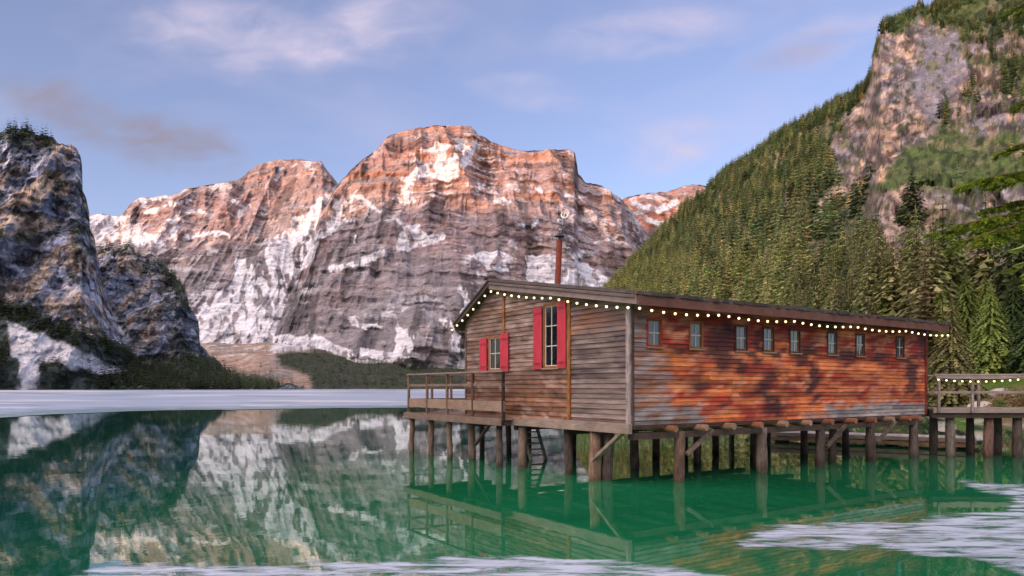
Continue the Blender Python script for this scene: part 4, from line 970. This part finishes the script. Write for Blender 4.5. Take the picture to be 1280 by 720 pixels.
# near trees beside the walkway: full detail
def make_tree(kind_name, label, catg, H, R_, nw, per, k, seed, cols, droop=.35, group=None, fluff=.5, z0=.06):
    root = empty(kind_name); tag(root, label, catg, group)
    V, T, C = conifer(H, R_, nw, per, k, seed, cols, droop, z0, fluff)
    np_mesh('crown', V, T, C, M['needles'], root); trunk_mesh(H, H*.014).build('trunk', M['trunk'], root, smooth=True); return root
near = [  # px, top row, depth, colours, label
    (1176, 350, 88, BRT, 'bright green spruce just right of the boathouse roof end'),
    (1208, 334, 80, BRT, 'tallest bright green spruce above the walkway railing'),
    (1238, 352, 66, BRT, 'broad lime green spruce standing behind the string of walkway bulbs'),
    (1268, 336, 78, SP, 'dark green spruce near the right edge above the walkway'),
    (1296, 346, 62, SP, 'dark spruce cut by the right edge of the picture'),
    (1150, 378, 104, OLV, 'olive spruce seen directly above the roof end'),
    (1112, 362, 120, LRC, 'bare beige larch rising above the roof right of its middle'),
    (1088, 384, 130, SP, 'small dark spruce left of the bare beige larch'),
    (1190, 372, 60, OLV, 'slim olive spruce in front of the tallest spruce'),
    (1252, 330, 100, SP, 'tall dark spruce behind the lime green spruce'),
    (1330, 340, 58, BRT, 'green spruce on the bank beyond the right edge'),
    (1135, 372, 118, BRT, 'yellow green young spruce between the larch and the roof end')]
rr_ = random.Random(12); side = [(1064, 392), (1080, 398), (1098, 388), (1122, 386), (1142, 392), (1160, 366), (1168, 380), (1184, 344), (1197, 358), (1216, 346), (1222, 372), (1231, 338), (1247, 364), (1258, 346), (1263, 376), (1276, 352), (1284, 364), (1291, 338)]
for k_, (q, ty) in enumerate(side):
    near.append((q, ty+rr_.uniform(-4, 4), rr_.uniform(84, 150), [BRT, SPL, OLL, BRT][k_ % 4], ['fresh green spruce in the belt of trees behind the walkway', 'mid green spruce in the belt of trees behind the walkway', 'pale olive spruce in the belt of trees behind the walkway', 'fresh green spruce in the belt of trees behind the walkway'][k_ % 4]))
for i, (px, ty, D, cols, lab) in enumerate(near):
    X = (px-640)/F*D; z = terrain_z(pH, X, D); H = CZ+(HY-ty)/F*D-z
    larch = cols is LRC
    o = make_tree('larch_tree' if larch else 'spruce_tree', lab, 'larch' if larch else 'spruce', H, H*(.33 if not larch else .22), 50, 18, 7 if not larch else 5, 40+i, cols, .30 if not larch else .12, {id(BRT): 'fresh green conifers behind the walkway', id(SP): 'dark conifers behind the walkway', id(SPL): 'mid green conifers behind the walkway', id(OLL): 'pale olive conifers behind the walkway', id(OLV): 'olive conifers behind the walkway'}.get(id(cols), 'bare larches'), fluff=.55 if not larch else .25)
    o.location = (X, D, z-.1)
# hillside forest
def sample(P, n, maskf, seed):
    r = np.random.default_rng(seed); W_ = P['W']; rows = int((W_[:, 0] <= 1.02).sum())
    X, Y, Z = P['X'], P['Y'], P['Z']; m_ = X.shape[1]
    ax = (X[1:rows, 1:]-X[1:rows, :-1]); ay = (Y[1:rows, 1:]-Y[:rows-1, 1:]); pr = np.abs(ax*ay)
    pr = pr*maskf(P['px'][1:rows, 1:], P['py'][1:rows, 1:], P['Y'][1:rows, 1:], Z[1:rows, 1:], P['flat'][1:rows, 1:]); pr = pr.ravel(); pr = pr/pr.sum()
    idx = r.choice(len(pr), n, p=pr); i, j = np.divmod(idx, m_-1); u, v = r.random(n), r.random(n)
    def bl(A): return A[i, j]*(1-u)*(1-v)+A[i, j+1]*u*(1-v)+A[i+1, j]*(1-u)*v+A[i+1, j+1]*u*v
    return bl(X), bl(Y), bl(Z), bl(P['px']), bl(P['py'])
def merged(name, pos, H, templates, choice, shade, material, label, cat_, seed=0):
    r = np.random.default_rng(seed); VV, TT, CC = [], [], []; base = 0
    for t, (V, T, C) in enumerate(templates):
        ids = np.where(choice == t)[0]
        if not len(ids): continue
        a = r.random(len(ids))*6.283; ca, sa = np.cos(a), np.sin(a); h = H[ids]; wd = h*r.uniform(.8, 1.25, len(ids))
        x = (V[None, :, 0]*ca[:, None]-V[None, :, 1]*sa[:, None])*wd[:, None]+pos[ids, 0][:, None]
        y = (V[None, :, 0]*sa[:, None]+V[None, :, 1]*ca[:, None])*wd[:, None]+pos[ids, 1][:, None]
        z = V[None, :, 2]*h[:, None]+pos[ids, 2][:, None]
        VV.append(np.stack([x, y, z], -1).reshape(-1, 3)); CC.append((C[None]*shade[ids][:, None, None]*np.ones((1, len(V), 1))).reshape(-1, 3))
        TT.append((T[None]+(np.arange(len(ids))*len(V))[:, None, None]).reshape(-1, 3)+base); base += len(ids)*len(V)
    o = np_mesh(name, np.concatenate(VV), np.concatenate(TT), np.concatenate(CC), material)
    tag(o, label, cat_, kind='stuff'); return o
PAL = [OLV, OLL, SPL, MID, SPL, LRC]
def hill_mask(px, py, D, Z, flat):
    rk = rockmask(px, py); sh = poly(px, py, [(1090, 240), (1150, 165), (1300, 150), (1500, 150), (1500, 240), (1200, 245)], 10)
    cl = .22+.78*sst(-.12, .12, fbm(px/22, py/22, 3, 4)); upr = sst(1420, 1290, px)*np.where((px > 640) & (px < 1180) & (py > 425), .3, 1)
    m_ = (1-rk)**1.5*(1-.93*sh)*cl*upr*sst(1.5, 6, Z)
    nearb = sst(70, 120, D); low = 1+3.5*sst(310, 390, py)
    rdg = np.interp(px, [p[0] for p in RH], [p[1] for p in RH]); crest = 1+2.5*sst(22, 4, py-rdg)*(px < 1300)
    thin = 1-.93*poly(px, py, [(1075, 235), (1150, 175), (1500, 120), (1500, 375), (1230, 378), (1110, 372), (1075, 300)], 8)
    return m_*np.clip(nearb, 0, 1)*low*crest*thin*(.4+sst(1150, 950, px))*(900/np.maximum(D, 90))**.95
NT = 19000
X, Y, Z, px, py = sample(pH, NT, hill_mask, 5)
HT = 11+24*rng.random(NT)**1.5*(.62+.38*sst(160, 330, py))*(1-.35*sst(1000, 1200, px)*sst(330, 200, py))*np.clip(Y/520, .34, 1)
pal = np.where(py > 330, rng.choice([0, 1, 2, 3, 3, 5], NT, p=[.22, .22, .16, .18, .16, .06]), rng.choice([0, 2, 4, 5], NT, p=[.3, .34, .3, .06]))
inview = (px > -5) & (px < 1285) & (py > 0)
# hidden behind the boathouse?
roofy = np.interp(px, [560, 612, 797, 1185, 1186], [485, 350, 362, 404, 700]); vis = inview & ((px < 565) | (py-HT/Y*F < roofy))
rank = np.where(vis, HT/Y, 0); order = np.argsort(-rank); ind = order[:285]; rest = order[285:]
variants = {}
for p in range(6):
    for v in range(2):
        V, T, C = conifer(1, .27 if p != 5 else .20, 19, 11, 3, 100+p*7+v, PAL[p], .30 if p != 5 else .12, .05, .95 if p != 5 else .6)
        me = np_mesh('crown', V, T, C, M['needles']); tk = trunk_mesh(1, .016).build('trunk', M['trunk']); variants[(p, v)] = (me, tk)
labs = {0: ('spruce_tree', 'olive green spruce standing in the forest on the right hand slope', 'spruce', 'olive spruces on the slope'),
        2: ('spruce_tree', 'dark green spruce standing in the forest on the right hand slope', 'spruce', 'dark spruces on the slope'),
        3: ('spruce_tree', 'fresh bright green spruce standing in the forest on the right hand slope', 'spruce', 'bright spruces on the slope'),
        5: ('larch_tree', 'bare beige larch standing among spruces on the right hand slope', 'larch', 'bare larches on the slope')}
labs[1] = labs[0]; labs[4] = labs[2]; seen = set()
for q, i in enumerate(ind):
    k = (int(pal[i]), q % 2); cr, tk = variants[k]; nm, lb, ct, gp = labs[k[0]]
    root = empty(nm, (X[i], Y[i], Z[i]-.3), random.uniform(0, 6.28)); root.scale = (HT[i]*random.uniform(.85, 1.2),)*2+(HT[i],); tag(root, lb, ct, gp)
    for src in (cr, tk):
        if k in seen: o = src.copy(); col.objects.link(o)
        else: o = src
        o.parent = root
    seen.add(k)
for k, (cr, tk) in variants.items():
    if k not in seen: bpy.data.objects.remove(cr); bpy.data.objects.remove(tk)
tmpl = [conifer(1, .25 if p != 5 else .18, 9, 7, 1, 200+p, PAL[p], .3, .03, 1.15) for p in range(6)]
merged('forest', np.stack([X, Y, Z-.3], -1)[rest], HT[rest], tmpl, pal[rest], rng.uniform(.5, 1.75, len(rest)), M['needles'], 'dense conifer forest covering the steep right hand mountainside', 'forest', 1)
# far woods: foot and crests of the left cliffs, foreland
FT = [conifer(1, .20, 6, 6, 1, 300+p, DRK if p < 2 else SP, .3, .04, 1.0) for p in range(3)]
def m1(px, py, D, Z, flat):
    w_ = poly(px, py, [(-80, 375), (20, 382), (60, 402), (130, 428), (170, 450), (240, 445), (300, 478), (300, 492), (-80, 492)], 5)
    sn = poly(px, py, [(-60, 380), (25, 402), (60, 418), (115, 440), (165, 468), (110, 470), (70, 455), (50, 458), (42, 492), (16, 492), (10, 440), (-60, 440)], 3)
    crest = sst(10, 0, py-np.interp(px, [-300, 0, 20, 70], [120, 171, 171, 180]))*(px < 66)*.35+.5*stroke(px, py, [(0, 296), (30, 300), (60, 296), (105, 288)], 4, 3)
    return np.maximum(w_*(1-sn), crest)*sst(-200, -60, px)
def m2(px, py, D, Z, flat):
    w_ = poly(px, py, [(60, 400), (130, 428), (170, 448), (240, 444), (300, 474), (350, 485), (300, 492), (60, 492)], 6)
    crest = sst(9, 0, py-np.interp(px, [60, 118, 165, 208, 250], [316, 312, 314, 340, 430]))*(px < 235)*.5
    return np.maximum(w_, crest)+.05*(py > 330)
def m3(px, py, D, Z, flat):
    a = poly(px, py, [(345, 442), (360, 437), (420, 440), (520, 456), (700, 460), (940, 457), (940, 500), (395, 500), (385, 470), (350, 458)], 4)
    b = poly(px, py, [(200, 470), (240, 456), (330, 482), (330, 500), (200, 500)], 4)
    return np.maximum(a, b)+.05
for P, nn, mf, hh, nm, lb, s in ((pC1, 2200, m1, (15, 29), 'forest', 'dark conifer wood at the foot of the tall left cliff', 2), (pC2, 1900, m2, (15, 28), 'forest', 'dark conifer wood at the foot of the lower left spur', 3), (pF, 3000, m3, (15, 27), 'forest', 'distant dark conifer wood on the flat head of the lake', 4)):
    x, y, z, a, b = sample(P, nn, mf, s); h = rng.uniform(*hh, nn)
    merged(nm, np.stack([x, y, z-.5], -1), h, FT, rng.integers(0, 3, nn), rng.uniform(.7, 1.5, nn), M['needles'], lb, 'forest', s)

# ------------------------------------------------------------------ spruce overhanging from the right
def fore_spruce():
    root = empty('spruce_tree', (7.9, 7.6, .0)); tag(root, 'near spruce at the right edge with green boughs hanging into the picture', 'spruce')
    r = random.Random(3); V = []; C = []; stems = MB()
    def needles(a, b, n, ln, wd, bright):
        d = b-a; L = d.length; d = d/L; up = Vector((0, 0, 1)); sx = d.cross(up); sx = sx.normalized() if sx.length > .01 else Vector((1, 0, 0)); sz = sx.cross(d)
        for i in range(n):
            p = a+d*L*(i/n); an = r.uniform(0, 6.283); o = (sx*math.cos(an)+sz*math.sin(an)*.7+d*.7).normalized(); q = p+o*ln*r.uniform(.7, 1.15); t = o.cross(Vector((r.uniform(-1, 1), r.uniform(-1, 1), r.uniform(-1, 1)))).normalized()*wd
            V.extend([tuple(p-t), tuple(p+t), tuple(q)]); g = r.uniform(.75, 1.25); C.extend([(bright[0]*g, bright[1]*g, bright[2]*g)]*3)
    def twig(p, d, L, lvl, dens):
        q = p+d*L+Vector((0, 0, -L*.10)); stems.tube([tuple(p), tuple(q)], [.004+.006*lvl, .002], 4, cap=False)
        c = r.choice([(.24, .36, .03), (.34, .47, .04), (.15, .24, .03)]); needles(p, q, int(L*dens), .042, .0075, c)
        if lvl > 0:
            n = max(2, int(L/.075))
            n = max(2, int(n*.75))
            for i in range(n):
                u = (i+.7)/(n+.4); s = 1 if i % 2 else -1; side = d.cross(Vector((0, 0, 1))).normalized()*s
                dd = (d*.75+side*.7+Vector((0, 0, r.uniform(-.45, .1)))).normalized(); twig(p.lerp(q, u), dd, L*(.62*(1-u)+.16)*r.uniform(.8, 1.1), lvl-1, dens)
    def bough(a, b, dens=260, n=9, lv=1):
        a = Vector(a); b = Vector(b); L = (b-a).length; mid = a.lerp(b, .5)+Vector((0, 0, .10*L)); pts = [a*(1-t)**2+mid*2*t*(1-t)+b*t*t for t in [i/8 for i in range(9)]]
        stems.tube([tuple(p) for p in pts], [.035*(1-t/9)+.005 for t in range(9)], 6)
        for i in range(int(L*n)):
            t = .25+.75*(i+r.random())/int(L*n); t = min(t, .99); k = min(int(t*8), 7); p = pts[k].lerp(pts[k+1], t*8-k); d = (pts[k+1]-pts[k]).normalized(); s = 1 if i % 2 else -1
            side = d.cross(Vector((0, 0, 1))).normalized()*s; twig(p, (d*.8+side*.8+Vector((0, 0, r.uniform(-.3, .08)))).normalized(), L*(.19*(1.15-t)+.04)*r.uniform(.7, 1.15), lv, dens)
        twig(pts[-2], (pts[-1]-pts[-2]).normalized(), .3, lv, dens)
    def P(px, py, D): return ((px-640)/F*D-7.9, D-7.6, CZ+(HY-py)/F*D)
    for (px, py, D, dz) in ((1190, 284, 6.9, .25), (1212, 228, 7.3, .15), (1214, 298, 6.6, .45), (1234, 262, 7.5, .2), (1270, 182, 7.1, .25), (1282, 124, 7.0, .25), (1276, 6, 7.2, .2), (1262, 284, 7.6, .45)):
        b = P(px, py, D); bough((0, 0, b[2]+dz), b, 440, 11, 1)
    for i in range(46):
        z = 3.9+9.5*i/46; a = r.uniform(-1.9, 1.2); L = 2.9*(1-(z-3)/12.5)+.3
        bough((0, 0, z), (L*math.cos(a), L*math.sin(a), z-.35*L), 90, 6, 1)
    for i in range(16):
        z = 7.5+6*i/16; a = r.uniform(1.2, 4.2); L = min(2.6*(1-(z-3)/12.5)+.2, 2.0); bough((0, 0, z), (L*math.cos(a), L*math.sin(a), z-.3*L), 90, 6, 1)
    V_ = np.array(V, np.float32); T = np.arange(len(V_), dtype=np.int32).reshape(-1, 3)
    np_mesh('foliage', V_, T, np.array(C, np.float32), M['needles'], root)
    stems.build('bough', M['trunk'], root); MB().tube([(0, 0, -.6), (0, 0, 2), (.05, 0, 8), (0, 0, 14)], [.24, .2, .12, .02], 14).build('trunk', M['trunk'], root, smooth=True)
fore_spruce()
# ------------------------------------------------------------------ bank: boulders and shrubs
for (px, D, r_, lab) in ((1181, 56, .7, 'pale boulder on the bank behind the left walkway post'), (1226, 54, .8, 'pale rounded boulder behind the middle of the walkway railing'), (1249, 57, .6, 'smaller pale boulder on the bank near the right edge')):
    n, m_ = 14, 20; th = np.linspace(0, np.pi, n)[:, None]; ph = np.linspace(0, 2*np.pi, m_)[None, :]
    x = np.sin(th)*np.cos(ph); y = np.sin(th)*np.sin(ph); z = np.cos(th)+0*ph; q = 1+.28*fbm(x*1.3+px, y*1.3, z*1.3, 3)
    X0_ = (px-640)/F*D; z0 = terrain_z(pH, X0_, D)
    V = np.stack([x*q*r_*1.4, y*q*r_, z*q*r_*.75], -1).reshape(-1, 3)
    o = np_mesh('boulder', V, grid_faces(n, m_), None, M['boulder'], smooth=True); o.location = (X0_, D, z0+.25); tag(o, lab, 'boulder', 'boulders on the right bank')
def shrubs():
    def mf(px, py, D, Z, flat): return sst(.25, .6, Z)*sst(7, 3, Z)*sst(130, 80, D)*sst(-.1, .2, fbm(px/15, D/4, 0, 3)+.08)*(px < 1700)
    x, y, z, a, b = sample(pH, 900, mf, 8); r = np.random.default_rng(4); V = []; C = []
    for i in range(900):
        n = 60; h = r.uniform(.35, 1.1); d = r.normal(size=(n, 3)); d /= np.linalg.norm(d, axis=1)[:, None]; rad = r.random(n)**.4*h*.7
        p = d*rad[:, None]*np.array([1, 1, .8])+np.array([x[i], y[i], z[i]+h*.4]); u = r.normal(size=(n, 3))*.09; v = r.normal(size=(n, 3))*.09
        V.append(np.stack([p-u, p+u, p+v*1.6], 1).reshape(-1, 3)); c = np.array([(.17, .11, .06), (.12, .15, .04), (.24, .18, .11), (.09, .13, .03)][r.integers(4)])
        C.append(np.repeat(c[None]*r.uniform(.7, 1.3, (n, 1)), 3, 0))
    V = np.concatenate(V); o = np_mesh('shrubs', V, np.arange(len(V)).reshape(-1, 3), np.concatenate(C), M['needles']); tag(o, 'low brown and green scrub along the right bank', 'scrub', kind='stuff')
shrubs()
